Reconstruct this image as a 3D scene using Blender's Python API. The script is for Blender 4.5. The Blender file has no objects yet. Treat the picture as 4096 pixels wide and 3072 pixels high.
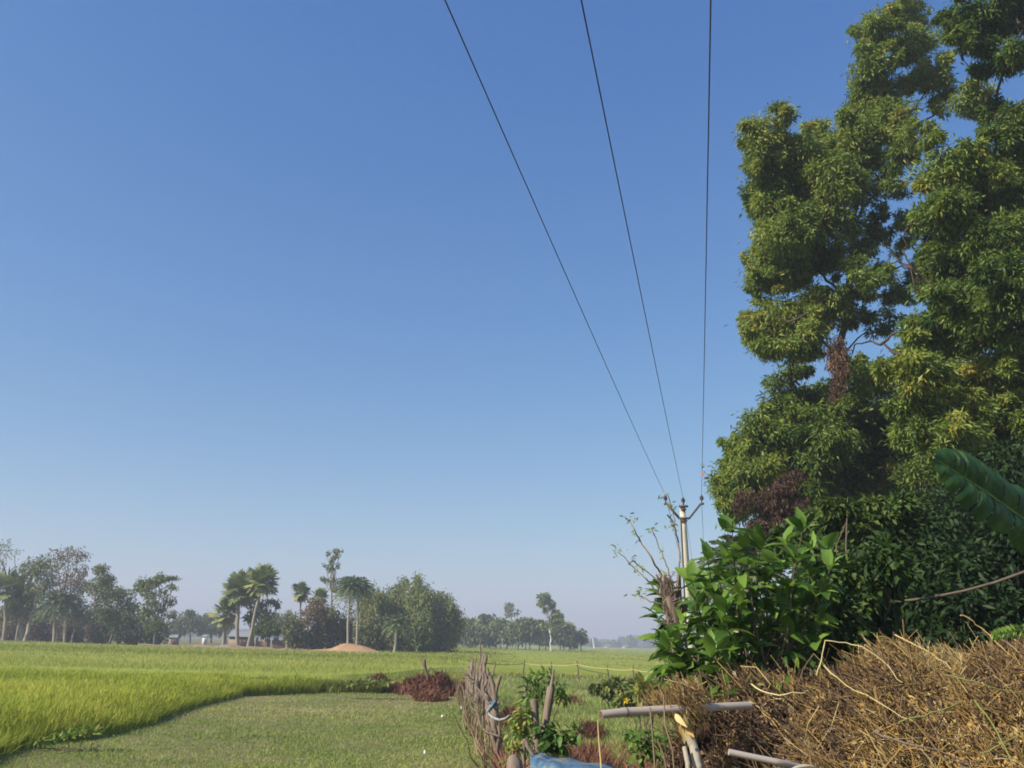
import bpy, math, random
import numpy as np
from mathutils import Vector, Matrix

sc = bpy.context.scene
R_ = math.radians
# ------------------------------------------------------------------ camera
CAM_Z = 1.6
PITCH, ROLL, FPX = 17.43, 1.5, 3300.0           # FPX: focal length in pixels of the 4096 px wide photograph
cd = bpy.data.cameras.new('camera')
cam = bpy.data.objects.new('camera', cd)
sc.collection.objects.link(cam)
ROT = Matrix.Rotation(R_(90 + PITCH), 4, 'X') @ Matrix.Rotation(R_(ROLL), 4, 'Z')
cam.matrix_world = Matrix.Translation((0, 0, CAM_Z)) @ ROT
cd.sensor_width = 36.0
cd.lens = FPX / 4096 * 36.0
cd.clip_start, cd.clip_end = 0.05, 6000
sc.camera = cam
# ------------------------------------------------------------------ sky and sun
SUN_EL, SUN_AZ = 36.0, -122.0                   # azimuth from +Y (the view direction), negative = to the left
sd = Vector((math.sin(R_(SUN_AZ)) * math.cos(R_(SUN_EL)), math.cos(R_(SUN_AZ)) * math.cos(R_(SUN_EL)), math.sin(R_(SUN_EL))))
w = bpy.data.worlds.new('World'); sc.world = w; w.use_nodes = True
nt = w.node_tree
bg = nt.nodes['Background']
sky = nt.nodes.new('ShaderNodeTexSky'); sky.sky_type = 'NISHITA'
sky.sun_disc = False
sky.sun_elevation = R_(SUN_EL); sky.sun_rotation = R_(SUN_AZ)
sky.air_density = 1.0; sky.dust_density = 0.45; sky.ozone_density = 2.6
# the air of that morning: each channel of the sky gets its own strength and contrast
sep = nt.nodes.new('ShaderNodeSeparateColor'); com = nt.nodes.new('ShaderNodeCombineColor')
nt.links.new(sky.outputs[0], sep.inputs[0])
for k, (a_, g_) in enumerate([(.85, 1.30), (.765, .92), (.80, .52)]):
    m1 = nt.nodes.new('ShaderNodeMath'); m1.operation = 'MULTIPLY'; m1.inputs[1].default_value = .1514
    m2 = nt.nodes.new('ShaderNodeMath'); m2.operation = 'POWER'; m2.inputs[1].default_value = g_
    m3 = nt.nodes.new('ShaderNodeMath'); m3.operation = 'MULTIPLY'; m3.inputs[1].default_value = a_ / .1514
    nt.links.new(sep.outputs[k], m1.inputs[0]); nt.links.new(m1.outputs[0], m2.inputs[0]); nt.links.new(m2.outputs[0], m3.inputs[0]); nt.links.new(m3.outputs[0], com.inputs[k])
nt.links.new(com.outputs[0], bg.inputs[0])
bg.inputs[1].default_value = 0.09
sl = bpy.data.lights.new('sun', 'SUN'); sl.energy = 4.4; sl.angle = R_(0.6); sl.color = (1.0, 0.92, 0.78)
so = bpy.data.objects.new('sun', sl); sc.collection.objects.link(so)
so.rotation_euler = sd.to_track_quat('Z', 'Y').to_euler()
sc.view_settings.view_transform = 'Standard'; sc.view_settings.look = 'None'
sc.view_settings.exposure = 0.75; sc.view_settings.gamma = 1.0
sc.render.engine = 'CYCLES'
cy = sc.cycles
cy.use_denoising = True
try:
    cy.denoiser = 'OPENIMAGEDENOISE'; cy.denoising_input_passes = 'RGB_ALBEDO_NORMAL'; cy.denoising_prefilter = 'ACCURATE'
except Exception: pass
cy.max_bounces = 6; cy.diffuse_bounces = 3; cy.glossy_bounces = 2; cy.transmission_bounces = 3; cy.volume_bounces = 0
cy.transparent_max_bounces = 4
cy.use_adaptive_sampling = True; cy.adaptive_threshold = 0.02
cy.sample_clamp_indirect = 4.0
cy.filter_width = 1.8

# ------------------------------------------------------------------ helpers
rng = np.random.RandomState(7)
ROT3 = ROT.to_3x3()
def P(px, py, d):
    """the point at distance y = d in front of the camera seen at pixel (px, py) of the 4096x3072 photograph"""
    v = ROT3 @ Vector((px - 2048, 1536 - py, -FPX))
    s = d / v.y
    return Vector((v.x * s, d, CAM_Z + v.z * s))
def G(px, py, z=0.0):
    v = ROT3 @ Vector((px - 2048, 1536 - py, -FPX))
    s = (z - CAM_Z) / v.z
    return Vector((v.x * s, v.y * s, z))
def BASE(px, d, z=0.0):
    """ground point at distance d below pixel column px"""
    a, b = P(px, 2000, d), P(px, 3000, d)
    t = (z - a.z) / (b.z - a.z)
    return a.lerp(b, t)
def M(px_len, d): return px_len * d / FPX

def nrm(v):
    return v / np.maximum(np.linalg.norm(v, axis=-1, keepdims=True), 1e-9)

class MB:
    def __init__(s): s.v = []; s.var = []; s.li = []; s.lt = []; s.n = 0
    def add(s, v, f, var=0.5):
        v = np.asarray(v, dtype=np.float64).reshape(-1, 3); f = np.asarray(f)
        s.v.append(v); s.li.append((f + s.n).reshape(-1)); s.lt.append(np.full(len(f), f.shape[1]))
        s.var.append(np.broadcast_to(np.asarray(var, dtype=np.float64), (len(v),)).copy()); s.n += len(v)
    def build(s, name, mat, parent=None, origin=None, smooth=False):
        o0 = np.array(origin if origin is not None else (0, 0, 0), dtype=np.float64)
        v = np.concatenate(s.v) - o0; li = np.concatenate(s.li).astype(np.int32); lt = np.concatenate(s.lt).astype(np.int32)
        me = bpy.data.meshes.new(name)
        me.vertices.add(len(v)); me.vertices.foreach_set('co', v.astype(np.float32).ravel())
        me.loops.add(len(li)); me.loops.foreach_set('vertex_index', li)
        me.polygons.add(len(lt))
        ls = np.zeros(len(lt), dtype=np.int32); ls[1:] = np.cumsum(lt)[:-1]
        me.polygons.foreach_set('loop_start', ls)
        me.update(calc_edges=True)
        a = me.attributes.new('var', 'FLOAT', 'POINT'); a.data.foreach_set('value', np.concatenate(s.var).astype(np.float32))
        if smooth: me.polygons.foreach_set('use_smooth', np.ones(len(lt), dtype=bool))
        me.materials.append(mat)
        o = bpy.data.objects.new(name, me); sc.collection.objects.link(o)
        if parent is not None: o.parent = parent
        elif origin is not None: o.location = origin
        return o

def tag(o, label=None, cat=None, group=None, kind=None):
    if label: o['label'] = label
    if cat: o['category'] = cat
    if group: o['group'] = group
    if kind: o['kind'] = kind
    return o
def thing(name, label, cat, loc, group=None):
    o = bpy.data.objects.new(name, None); sc.collection.objects.link(o)
    o.location = loc; o.empty_display_size = 0.3
    return tag(o, label, cat, group)

def tube(mb, pts, radii, seg=6, var=0.5, cap=True, wob=0.0):
    pts = [np.array(p, dtype=float) for p in pts]; n = len(pts)
    V = []; ref = np.array([0.13, 0.27, 0.95])
    for i, p in enumerate(pts):
        t = pts[min(i + 1, n - 1)] - pts[max(i - 1, 0)]; t = t / (np.linalg.norm(t) + 1e-9)
        a = np.cross(t, ref)
        if np.linalg.norm(a) < 0.2: a = np.cross(t, (1, 0, 0))
        a /= np.linalg.norm(a); b = np.cross(t, a)
        r = radii[i] if hasattr(radii, '__len__') else radii
        for k in range(seg):
            th = 2 * math.pi * k / seg
            rr = r * (1 + (wob * (rng.rand() - .5) if wob else 0))
            V.append(p + rr * (math.cos(th) * a + math.sin(th) * b))
    F = [(i * seg + k, i * seg + (k + 1) % seg, (i + 1) * seg + (k + 1) % seg, (i + 1) * seg + k) for i in range(n - 1) for k in range(seg)]
    mb.add(V, F, var)
    if cap:
        c0 = len(V)
        mb.add([V[k] for k in range(seg)], [tuple(range(seg))[::-1]], var)
        mb.add([V[(n - 1) * seg + k] for k in range(seg)], [tuple(range(seg))], var)

def curve(a, b, n=6, sag=0.0, jit=0.0, bow=None):
    a = np.array(a, float); b = np.array(b, float); out = []
    L = np.linalg.norm(b - a)
    for i in range(n + 1):
        t = i / n
        p = a + (b - a) * t
        p = p + np.array([0, 0, -sag * 4 * t * (1 - t)])
        if bow is not None: p = p + np.array(bow) * 4 * t * (1 - t)
        if jit and 0 < i < n: p = p + rng.normal(0, jit * L, 3)
        out.append(p)
    return out

def box(mb, c, s, var=0.5, rot=None):
    x, y, z = s[0] / 2, s[1] / 2, s[2] / 2
    V = np.array([(-x, -y, -z), (x, -y, -z), (x, y, -z), (-x, y, -z), (-x, -y, z), (x, -y, z), (x, y, z), (-x, y, z)])
    if rot is not None: V = V @ np.array(rot.to_3x3() if hasattr(rot, 'to_3x3') else rot).T
    mb.add(V + np.array(c), [(0, 3, 2, 1), (4, 5, 6, 7), (0, 1, 5, 4), (1, 2, 6, 5), (2, 3, 7, 6), (3, 0, 4, 7)], var)

def leaves(mb, pos, dirs, L, W, var, fold=0.25):
    """many small pointed leaves, two triangles each"""
    n = len(pos); d = nrm(dirs)
    up = nrm(rng.normal(0, 1, (n, 3)) + np.array([0, 0, 0.8]))
    s = nrm(np.cross(d, up)); nn = np.cross(s, d)
    L = np.broadcast_to(L, (n,))[:, None]; W = np.broadcast_to(W, (n,))[:, None]
    base = pos; tip = pos + d * L - np.array([0, 0, 1.0]) * L * 0.12
    mid = pos + d * L * 0.45 + nn * W * fold
    l = mid + s * W * 0.5; r = mid - s * W * 0.5
    V = np.stack([base, l, tip, r], 1).reshape(-1, 3)
    i = np.arange(n)[:, None] * 4
    F = np.concatenate([i + [0, 2, 1], i + [0, 3, 2]], 0)
    mb.add(V, F, np.repeat(np.broadcast_to(var, (n,)), 4))

def bigleaves(mb, pos, dirs, L, W, var, curl=0.35, ns=5, upw=1.5):
    """broad leaves with a curved spine and a folded blade"""
    n = len(pos); d = nrm(dirs)
    up = nrm(rng.normal(0, .45, (n, 3)) + np.array([0, 0, upw]))
    s = nrm(np.cross(d, up)); nn = nrm(np.cross(s, d))
    L = np.broadcast_to(L, (n,))[:, None]; W = np.broadcast_to(W, (n,))[:, None]
    cu = (curl * (0.5 + rng.rand(n)))[:, None]
    V = []
    for k in range(ns):
        t = k / (ns - 1)
        c = pos + d * L * t - nn * L * cu * t * t
        ww = W * 0.5 * (math.sin(math.pi * min(1, (t * 0.93 + 0.03)) ** 0.9) + 0.02)
        rise = nn * ww * 0.35
        V += [c + s * ww + rise, c, c - s * ww + rise]
    V = np.stack(V, 1).reshape(-1, 3); m = ns * 3
    F = []
    for k in range(ns - 1):
        a = 3 * k
        F += [(a, a + 1, a + 4, a + 3), (a + 1, a + 2, a + 5, a + 4)]
    F = np.array(F)
    Fa = (np.arange(n)[:, None, None] * m + F[None]).reshape(-1, 4)
    mb.add(V, Fa, np.repeat(np.broadcast_to(var, (n,)), m))

def blades(mb, base, h, wd, var, lean=0.3, drift=(0, 0)):
    """upright grass blades: quad + triangle"""
    n = len(base); th = rng.rand(n) * 2 * math.pi
    s = np.stack([np.cos(th), np.sin(th), np.zeros(n)], 1)
    ln = rng.normal(0, lean, (n, 2)) + np.array(drift)
    h = np.broadcast_to(h, (n,))[:, None]; wd = np.broadcast_to(wd, (n,))[:, None]
    m = base + np.concatenate([ln * 0.35, np.ones((n, 1)) * 0.55], 1) * h
    t = base + np.concatenate([ln * 1.0, np.ones((n, 1)) * 0.95], 1) * h
    V = np.stack([base - s * wd * .5, base + s * wd * .5, m + s * wd * .45, m - s * wd * .45, t], 1).reshape(-1, 3)
    i = np.arange(n)[:, None] * 5
    vv = np.repeat(np.broadcast_to(var, (n,)), 5)
    mb.add(V, i + [0, 1, 2, 3], vv)
    k = len(mb.v) - 1
    mb.li.append(((i + [3, 2, 4]) + (mb.n - len(V))).reshape(-1)); mb.lt.append(np.full(n, 3))

def vnoise(x, y, s=1.0, seed=0):
    """smooth value noise in 2D"""
    x = np.asarray(x) / s + seed * 17.3; y = np.asarray(y) / s + seed * 5.1
    xi = np.floor(x); yi = np.floor(y); fx = x - xi; fy = y - yi
    fx = fx * fx * (3 - 2 * fx); fy = fy * fy * (3 - 2 * fy)
    def h(a, b):
        v = np.sin(a * 127.1 + b * 311.7) * 43758.5453
        return v - np.floor(v)
    return (h(xi, yi) * (1 - fx) + h(xi + 1, yi) * fx) * (1 - fy) + (h(xi, yi + 1) * (1 - fx) + h(xi + 1, yi + 1) * fx) * fy

def inpoly(x, y, poly):
    c = np.zeros(len(x), bool); n = len(poly)
    for i in range(n):
        x1, y1 = poly[i]; x2, y2 = poly[(i + 1) % n]
        m = ((y1 > y) != (y2 > y)) & (x < (x2 - x1) * (y - y1) / (y2 - y1 + 1e-12) + x1)
        c ^= m
    return c

# ------------------------------------------------------------------ materials
def mat(name, stops, rough=0.8, trans=0.0, noise=None, bump=None, spec=0.2, attr=True, nscale=(1, 1, 1), nmix=0.5):
    m = bpy.data.materials.new(name); m.use_nodes = True
    N = m.node_tree.nodes; L = m.node_tree.links
    b = N['Principled BSDF']; out = N['Material Output']
    b.inputs['Roughness'].default_value = rough
    b.inputs['Specular IOR Level'].default_value = spec
    cr = N.new('ShaderNodeValToRGB')
    els = cr.color_ramp.elements
    while len(els) < len(stops): els.new(0.5)
    for e, (p, c) in zip(els, stops): e.position = p; e.color = (*c, 1)
    src = None
    if attr:
        at = N.new('ShaderNodeAttribute'); at.attribute_name = 'var'; src = at.outputs['Fac']
    if noise:
        tc = N.new('ShaderNodeTexCoord'); mp = N.new('ShaderNodeMapping'); mp.inputs['Scale'].default_value = nscale
        nz = N.new('ShaderNodeTexNoise'); nz.inputs['Scale'].default_value = noise; nz.inputs['Detail'].default_value = 6
        nz.inputs['Roughness'].default_value = 0.65
        L.new(tc.outputs['Object'], mp.inputs[0]); L.new(mp.outputs[0], nz.inputs[0])
        if src is None: src = nz.outputs['Fac']
        else:
            mx = N.new('ShaderNodeMix'); mx.inputs[0].default_value = nmix
            L.new(src, mx.inputs[2]); L.new(nz.outputs['Fac'], mx.inputs[3]); src = mx.outputs[0]
        if bump:
            bp = N.new('ShaderNodeBump'); bp.inputs['Strength'].default_value = bump[0]; bp.inputs['Distance'].default_value = bump[1]
            L.new(nz.outputs['Fac'], bp.inputs['Height']); L.new(bp.outputs[0], b.inputs['Normal'])
    L.new(src, cr.inputs[0]); L.new(cr.outputs[0], b.inputs['Base Color'])
    if trans:
        tr = N.new('ShaderNodeBsdfTranslucent'); ms = N.new('ShaderNodeMixShader'); ms.inputs[0].default_value = trans
        L.new(cr.outputs[0], tr.inputs[0]); L.new(b.outputs[0], ms.inputs[1]); L.new(tr.outputs[0], ms.inputs[2])
        L.new(ms.outputs[0], out.inputs[0])
    return m

LEAF = mat('acacia_leaves', [(0, (.022, .060, .012)), (.35, (.085, .150, .026)), (.7, (.225, .295, .050)), (.9, (.34, .38, .075)), (1, (.46, .37, .07))], .5, .40, spec=.35)
LEAF_DK = mat('shade_toned_leaves', [(0, (.010, .028, .007)), (.6, (.036, .078, .014)), (1, (.11, .165, .030))], .6, .3, spec=.35)  # shadow under the big trees is put into these dark greens
LEAF_BIG = mat('glossy_shrub_leaves', [(0, (.028, .074, .014)), (.5, (.105, .205, .030)), (.9, (.235, .360, .065)), (1, (.42, .36, .10))], .5, .38, spec=.3)
LEAF_FAR = mat('village_tree_leaves', [(0, (.055, .080, .024)), (.5, (.150, .190, .055)), (1, (.260, .290, .085))], .7, .2)
LEAF_OLIVE = mat('olive_tree_leaves', [(0, (.070, .085, .034)), (.5, (.175, .195, .075)), (1, (.280, .280, .120))], .7, .2)
LEAF_BROWN = mat('browning_tree_leaves', [(0, (.090, .066, .036)), (.5, (.215, .165, .090)), (1, (.320, .260, .145))], .7, .2)
LEAF_BAMBOO = mat('bamboo_leaves', [(0, (.075, .105, .034)), (.5, (.185, .220, .070)), (1, (.300, .310, .115))], .65, .25)
PALM = mat('palm_fronds', [(0, (.085, .125, .040)), (.5, (.240, .285, .095)), (.8, (.360, .370, .140)), (1, (.440, .350, .165))], .6, .15, spec=.3)
PALM_BLUE = mat('date_palm_fronds', [(0, (.065, .100, .052)), (.6, (.165, .220, .110)), (1, (.270, .290, .150))], .6, .15, spec=.3)
BARK = mat('grey_brown_bark', [(0, (.050, .038, .028)), (.5, (.130, .100, .075)), (1, (.230, .190, .150))], .9, noise=9, bump=(.8, .02), nmix=.6)
BARK_DK = mat('dark_bark', [(0, (.030, .022, .016)), (.5, (.080, .060, .045)), (1, (.160, .125, .095))], .9, noise=9, bump=(.8, .02), nmix=.6)
BARK_PALE = mat('pale_palm_bark', [(0, (.150, .125, .095)), (.5, (.300, .260, .200)), (1, (.420, .370, .290))], .9, noise=5, bump=(.6, .03), nmix=.6)
WOOD = mat('weathered_stake_wood', [(0, (.070, .048, .036)), (.45, (.170, .125, .095)), (.75, (.290, .230, .185)), (1, (.400, .330, .270))], .9, noise=14, bump=(.9, .01), nscale=(3, 3, .5), nmix=.65)
TWIG = mat('dry_twigs', [(0, (.090, .060, .035)), (.5, (.220, .160, .095)), (1, (.380, .300, .170))], .85)
STRAW = mat('dry_straw', [(0, (.045, .027, .019)), (.2, (.145, .095, .062)), (.38, (.250, .170, .110)), (.5, (.330, .210, .085)), (.68, (.420, .270, .085)), (.88, (.560, .430, .180)), (1, (.66, .56, .32))], .8, .12)
DRYRED = mat('dry_russet_stalks', [(0, (.060, .028, .018)), (.5, (.150, .066, .040)), (.85, (.270, .130, .080)), (1, (.360, .190, .120))], .85, .1)
RICE = mat('ripening_rice', [(0, (.175, .235, .028)), (.4, (.350, .405, .050)), (.75, (.460, .480, .072)), (1, (.60, .55, .13))], .7, .42)
RICE_G = mat('green_rice', [(0, (.120, .155, .028)), (.4, (.265, .300, .060)), (.75, (.370, .380, .090)), (1, (.48, .44, .15))], .7, .42)
GRASS = mat('meadow_grass', [(0, (.155, .225, .050)), (.45, (.280, .355, .088)), (.75, (.400, .400, .140)), (1, (.53, .46, .22))], .8, .38)
SOIL = mat('red_brown_clods', [(0, (.050, .024, .018)), (.5, (.150, .075, .055)), (1, (.260, .145, .105))], .95, noise=9, bump=(1, .06), attr=False)
MOUND = mat('sand_mound', [(.2, (.270, .155, .080)), (.5, (.400, .240, .125)), (.8, (.500, .330, .195))], .95, noise=1.3, bump=(.6, .15), attr=False)
CONC = mat('pole_concrete', [(0, (.40, .37, .29)), (.5, (.55, .52, .42)), (1, (.66, .63, .53))], .9, noise=3, bump=(.2, .01), attr=False)
STEEL = mat('rusty_crossarm_steel', [(0, (.045, .030, .026)), (.5, (.110, .075, .062)), (1, (.190, .140, .120))], .7, noise=12, attr=False)
PORC = mat('brown_porcelain', [(0, (.035, .014, .012)), (1, (.060, .026, .022))], .25, noise=4, attr=False, spec=.6)
WIRE = mat('conductor_wire', [(0, (.030, .030, .034)), (1, (.060, .060, .065))], .6, noise=4, attr=False)
CLOTH = mat('faded_blue_tarp', [(.3, (.030, .060, .110)), (.45, (.060, .130, .220)), (.54, (.110, .180, .230)), (.60, (.280, .230, .150)), (.8, (.320, .280, .210))], .8, noise=5, attr=False, bump=(.3, .01))
PLASTIC = mat('pale_plastic', [(0, (.200, .230, .260)), (1, (.400, .410, .430))], .5, noise=8, attr=False)
LITTER = mat('white_litter', [(0, (.55, .57, .6)), (1, (.8, .8, .8))], .6, noise=9, attr=False)
ORANGE = mat('orange_scrap', [(0, (.42, .16, .07)), (1, (.5, .25, .12))], .7, noise=9, attr=False)
ROPE = mat('yellow_rope', [(0, (.420, .340, .120)), (1, (.560, .480, .220))], .8, noise=30, attr=False)
BAMBOO = mat('grey_bamboo_pole', [(0, (.180, .135, .110)), (.5, (.350, .290, .255)), (1, (.470, .410, .365))], .6, noise=8, nscale=(.4, 2, 2), nmix=.7)
ROOF = mat('tin_roof', [(0, (.150, .165, .185)), (1, (.300, .320, .340))], .5, noise=2, attr=False)
MUDWALL = mat('mud_wall', [(0, (.190, .130, .100)), (1, (.340, .260, .210))], .95, noise=2, attr=False)
WHITEWASH = mat('whitewash', [(0, (.45, .44, .42)), (1, (.65, .64, .62))], .9, noise=2, attr=False)
BANANA = mat('banana_leaf_blade', [(.25, (.012, .042, .012)), (.5, (.032, .088, .020)), (.68, (.080, .145, .030)), (.85, (.20, .18, .06))], .5, .3, noise=9, nscale=(1, 1, 1), nmix=.65, spec=.35)  # dark greens include the shade this leaf hangs in
RIB = mat('banana_midrib', [(0, (.16, .22, .05)), (1, (.24, .30, .08))], .5, attr=False, noise=4)
YFLOWER = mat('yellow_flowers', [(0, (.60, .36, .02)), (1, (.75, .55, .05))], .6, .3, attr=False, noise=4)
PALELEAF = mat('bleached_leaf', [(0, (.38, .31, .22)), (1, (.55, .48, .38))], .7, .2, attr=False, noise=6)

def ground_mat():
    m = bpy.data.materials.new('ground_soil_and_turf'); m.use_nodes = True
    N = m.node_tree.nodes; L = m.node_tree.links; b = N['Principled BSDF']; b.inputs['Roughness'].default_value = 1; b.inputs['Specular IOR Level'].default_value = .1
    g = N.new('ShaderNodeNewGeometry')
    n1 = N.new('ShaderNodeTexNoise'); n1.inputs['Scale'].default_value = .55; n1.inputs['Detail'].default_value = 5
    n2 = N.new('ShaderNodeTexNoise'); n2.inputs['Scale'].default_value = 7; n2.inputs['Detail'].default_value = 8; n2.inputs['Roughness'].default_value = .7
    for n in (n1, n2): L.new(g.outputs['Position'], n.inputs[0])
    c1 = N.new('ShaderNodeValToRGB'); c1.color_ramp.elements[0].position = .36; c1.color_ramp.elements[1].position = .66
    c1.color_ramp.elements[0].color = (.165, .185, .065, 1); c1.color_ramp.elements[1].color = (.270, .235, .130, 1)
    c2 = N.new('ShaderNodeValToRGB'); c2.color_ramp.elements[0].position = .3; c2.color_ramp.elements[1].position = .75
    c2.color_ramp.elements[0].color = (.45, .45, .4, 1); c2.color_ramp.elements[1].color = (1.25, 1.2, 1.1, 1)
    mx = N.new('ShaderNodeMix'); mx.data_type = 'RGBA'; mx.blend_type = 'MULTIPLY'; mx.inputs[0].default_value = 1
    L.new(n1.outputs[0], c1.inputs[0]); L.new(n2.outputs[0], c2.inputs[0]); L.new(c1.outputs[0], mx.inputs[6]); L.new(c2.outputs[0], mx.inputs[7])
    L.new(mx.outputs[2], b.inputs['Base Color'])
    bp = N.new('ShaderNodeBump'); bp.inputs['Strength'].default_value = .8; bp.inputs['Distance'].default_value = .04
    L.new(n2.outputs[0], bp.inputs['Height']); L.new(bp.outputs[0], b.inputs['Normal'])
    return m
GROUND = ground_mat()
def canopy_mat(name, a, c, sc1):
    m = bpy.data.materials.new(name); m.use_nodes = True
    N = m.node_tree.nodes; L = m.node_tree.links; b = N['Principled BSDF']; b.inputs['Roughness'].default_value = 1; b.inputs['Specular IOR Level'].default_value = .05
    g = N.new('ShaderNodeNewGeometry'); mp = N.new('ShaderNodeMapping'); mp.inputs['Scale'].default_value = (.25, 1, 1)
    n1 = N.new('ShaderNodeTexNoise'); n1.inputs['Scale'].default_value = sc1; n1.inputs['Detail'].default_value = 9; n1.inputs['Roughness'].default_value = .7
    L.new(g.outputs['Position'], mp.inputs[0]); L.new(mp.outputs[0], n1.inputs[0])
    c1 = N.new('ShaderNodeValToRGB'); c1.color_ramp.elements[0].position = .35; c1.color_ramp.elements[1].position = .65
    c1.color_ramp.elements[0].color = (*a, 1); c1.color_ramp.elements[1].color = (*c, 1)
    L.new(n1.outputs[0], c1.inputs[0]); L.new(c1.outputs[0], b.inputs['Base Color'])
    bp = N.new('ShaderNodeBump'); bp.inputs['Strength'].default_value = 1; bp.inputs['Distance'].default_value = .08
    L.new(n1.outputs[0], bp.inputs['Height']); L.new(bp.outputs[0], b.inputs['Normal'])
    return m
CAN_Y = canopy_mat('rice_canopy_yellow', (.170, .200, .026), (.270, .290, .040), 1.0)
CAN_G = canopy_mat('rice_canopy_green', (.190, .245, .042), (.300, .325, .065), .12)

# ================================================================== SETTING
# ground: one sheet to the horizon, gently uneven near the camera
mb = MB()
ys = np.concatenate([np.linspace(-40, 60, 120), np.geomspace(64, 1400, 26)])
xs = np.concatenate([-np.geomspace(1400, 32, 22), np.linspace(-30, 30, 90), np.geomspace(32, 1400, 22)])
X, Y = np.meshgrid(xs, ys)
def gz(x, y):
    return (vnoise(x, y, 3.1, 1) - .5) * .10 * np.exp(-np.maximum(np.abs(np.asarray(y)) - 30, 0) / 20.) * np.exp(-np.maximum(np.abs(np.asarray(x)) - 25, 0) / 5.)
Z = gz(X, Y)
nx, ny = len(xs), len(ys)
idx = np.arange(nx * ny).reshape(ny, nx)
F = np.stack([idx[:-1, :-1], idx[:-1, 1:], idx[1:, 1:], idx[1:, :-1]], -1).reshape(-1, 4)
mb.add(np.stack([X, Y, Z], -1).reshape(-1, 3), F)
tag(mb.build('ground', GROUND, smooth=True), kind='structure')

# field outlines
edge_px = [(-300, 3140), (0, 3013), (114, 2981), (250, 2962), (380, 2943), (570, 2899), (696, 2854), (791, 2823), (949, 2785), (1139, 2753), (1300, 2742), (1440, 2737)]
edge = [tuple(G(*p)[:2]) for p in edge_px]
YB = 27.0
plotA = [(-34, 9.0)] + [e for e in edge if e[1] < YB - .25] + [(-5.6, YB - .1), (-34, YB - .6)]
plotB = [(-130, YB + .5), (-5.3, YB + .4), (-4.5, 28.4), (-3.2, 32), (-2.2, 40), (-1.0, 43.5), (22, 45.5), (60, 60), (330, 590), (-40, 590), (-14, 162), (-12.5, 86), (-17, 78), (-30, 82), (-60, 95.5), (-140, 104)]

def sheet(poly, z, inset):
    """flat canopy of a rice plot with sloping sides; poly is the foot outline"""
    from mathutils.geometry import tessellate_polygon
    n = len(poly); A = np.array(poly, float)
    area = 0.5 * sum(A[i][0] * A[(i + 1) % n][1] - A[(i + 1) % n][0] * A[i][1] for i in range(n)); sg = 1 if area > 0 else -1
    top = []
    for i in range(n):
        e0 = A[i] - A[i - 1]; e1 = A[(i + 1) % n] - A[i]
        n0 = sg * np.array([-e0[1], e0[0]]) / (np.linalg.norm(e0) + 1e-9); n1 = sg * np.array([-e1[1], e1[0]]) / (np.linalg.norm(e1) + 1e-9)
        m = n0 + n1; m /= (np.linalg.norm(m) + 1e-9); q = A[i] + m * inset
        top.append((q[0], q[1], z(q[0], q[1]) if callable(z) else z))
    tris = tessellate_polygon([[Vector(v) for v in top]])
    m_ = MB(); m_.add(top, [tuple(t) for t in tris])
    low = [(x, y, -.05) for x, y in poly]
    m_.add(top + low, [(i, (i + 1) % n, n + (i + 1) % n, n + i) for i in range(n)])
    return m_
def edge_dist(x, y, pl):
    d = np.full(len(x), 1e9); pl = np.array(pl)
    for a, b in zip(pl[:-1], pl[1:]):
        ab = b - a; t = np.clip(((x - a[0]) * ab[0] + (y - a[1]) * ab[1]) / (ab @ ab + 1e-9), 0, 1)
        d = np.minimum(d, np.hypot(x - a[0] - t * ab[0], y - a[1] - t * ab[1]))
    return d
def zB(x, y): return 0.47 - 0.17 * float(np.clip((x + 4) / 6, 0, 1))
mA = sheet([(x, y) for x, y in plotA], 0.36, .75)
rA = mA.build('rice_canopy', CAN_Y)
mB = sheet(plotB, zB, .9)
rB = mB.build('rice_canopy', CAN_G)
# rice blades, near plot
def sample_plot(poly, n, y0, y1, power=1.0):
    u = rng.rand(n)
    y = y0 * (y1 / y0) ** u if power == 1 else y0 + (y1 - y0) * u
    x = (rng.rand(n) * 2 - 1) * (0.72 * y + 2.0)
    k = inpoly(x, y, poly)
    return x[k], y[k]
mb = MB()
x, y = sample_plot(plotA, 420000, 9.5, YB, 1)
patch = vnoise(x, y, 2.2, 3) * .5 + vnoise(x, y, .6, 4) * .3
var = np.clip(.10 + patch * .5 + .3 * vnoise(x * .5, y, 2.6, 44) + rng.normal(0, .22, len(x)), 0, 1)
top = .50 + (vnoise(x, y, 1.3, 8) - .5) * .12 + rng.normal(0, .045, len(x)); h = .10 + rng.rand(len(x)) * .12
top -= .24 * np.exp(-edge_dist(x, y, edge) / .38)
blades(mb, np.stack([x, y, top - h], 1), h, .006 + .0004 * y, var, .38, (.06, 0))
# a thick fringe on the field's rim
for a, b in zip(edge[:-1], edge[1:]):
    a = np.array(a); b = np.array(b); L = np.linalg.norm(b - a); n = int(L * 420)
    t = rng.rand(n, 1); q = a + (b - a) * t + rng.normal(0, .09, (n, 2)) + np.array([-.05, .05])
    blades(mb, np.stack([q[:, 0], q[:, 1], gz(q[:, 0], q[:, 1])], 1), .16 + rng.rand(n) * .18, .012, np.clip(rng.normal(.45, .2, n), 0, 1), .5)
n = 16000; x = rng.uniform(-10.5, -4.6, n); y = rng.uniform(YB - 2.6, YB + .2, n); k = inpoly(x, y, plotA); x = x[k]; y = y[k]
blades(mb, np.stack([x, y, gz(x, y)], 1), .30 + rng.rand(len(x)) * .16, .018, np.clip(rng.normal(.42, .2, len(x)), 0, 1), .35)
fa = mb.build('rice_stalks', RICE)
roA = thing('rice_plot', 'yellowing rice plot in front, bordering the curved edge of the short lawn', 'rice', (0, 0, 0))
rA.parent = roA; fa.parent = roA; tag(roA, kind='stuff')
mb = MB()
x, y = sample_plot(plotB, 300000, YB, 330, 1)
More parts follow.
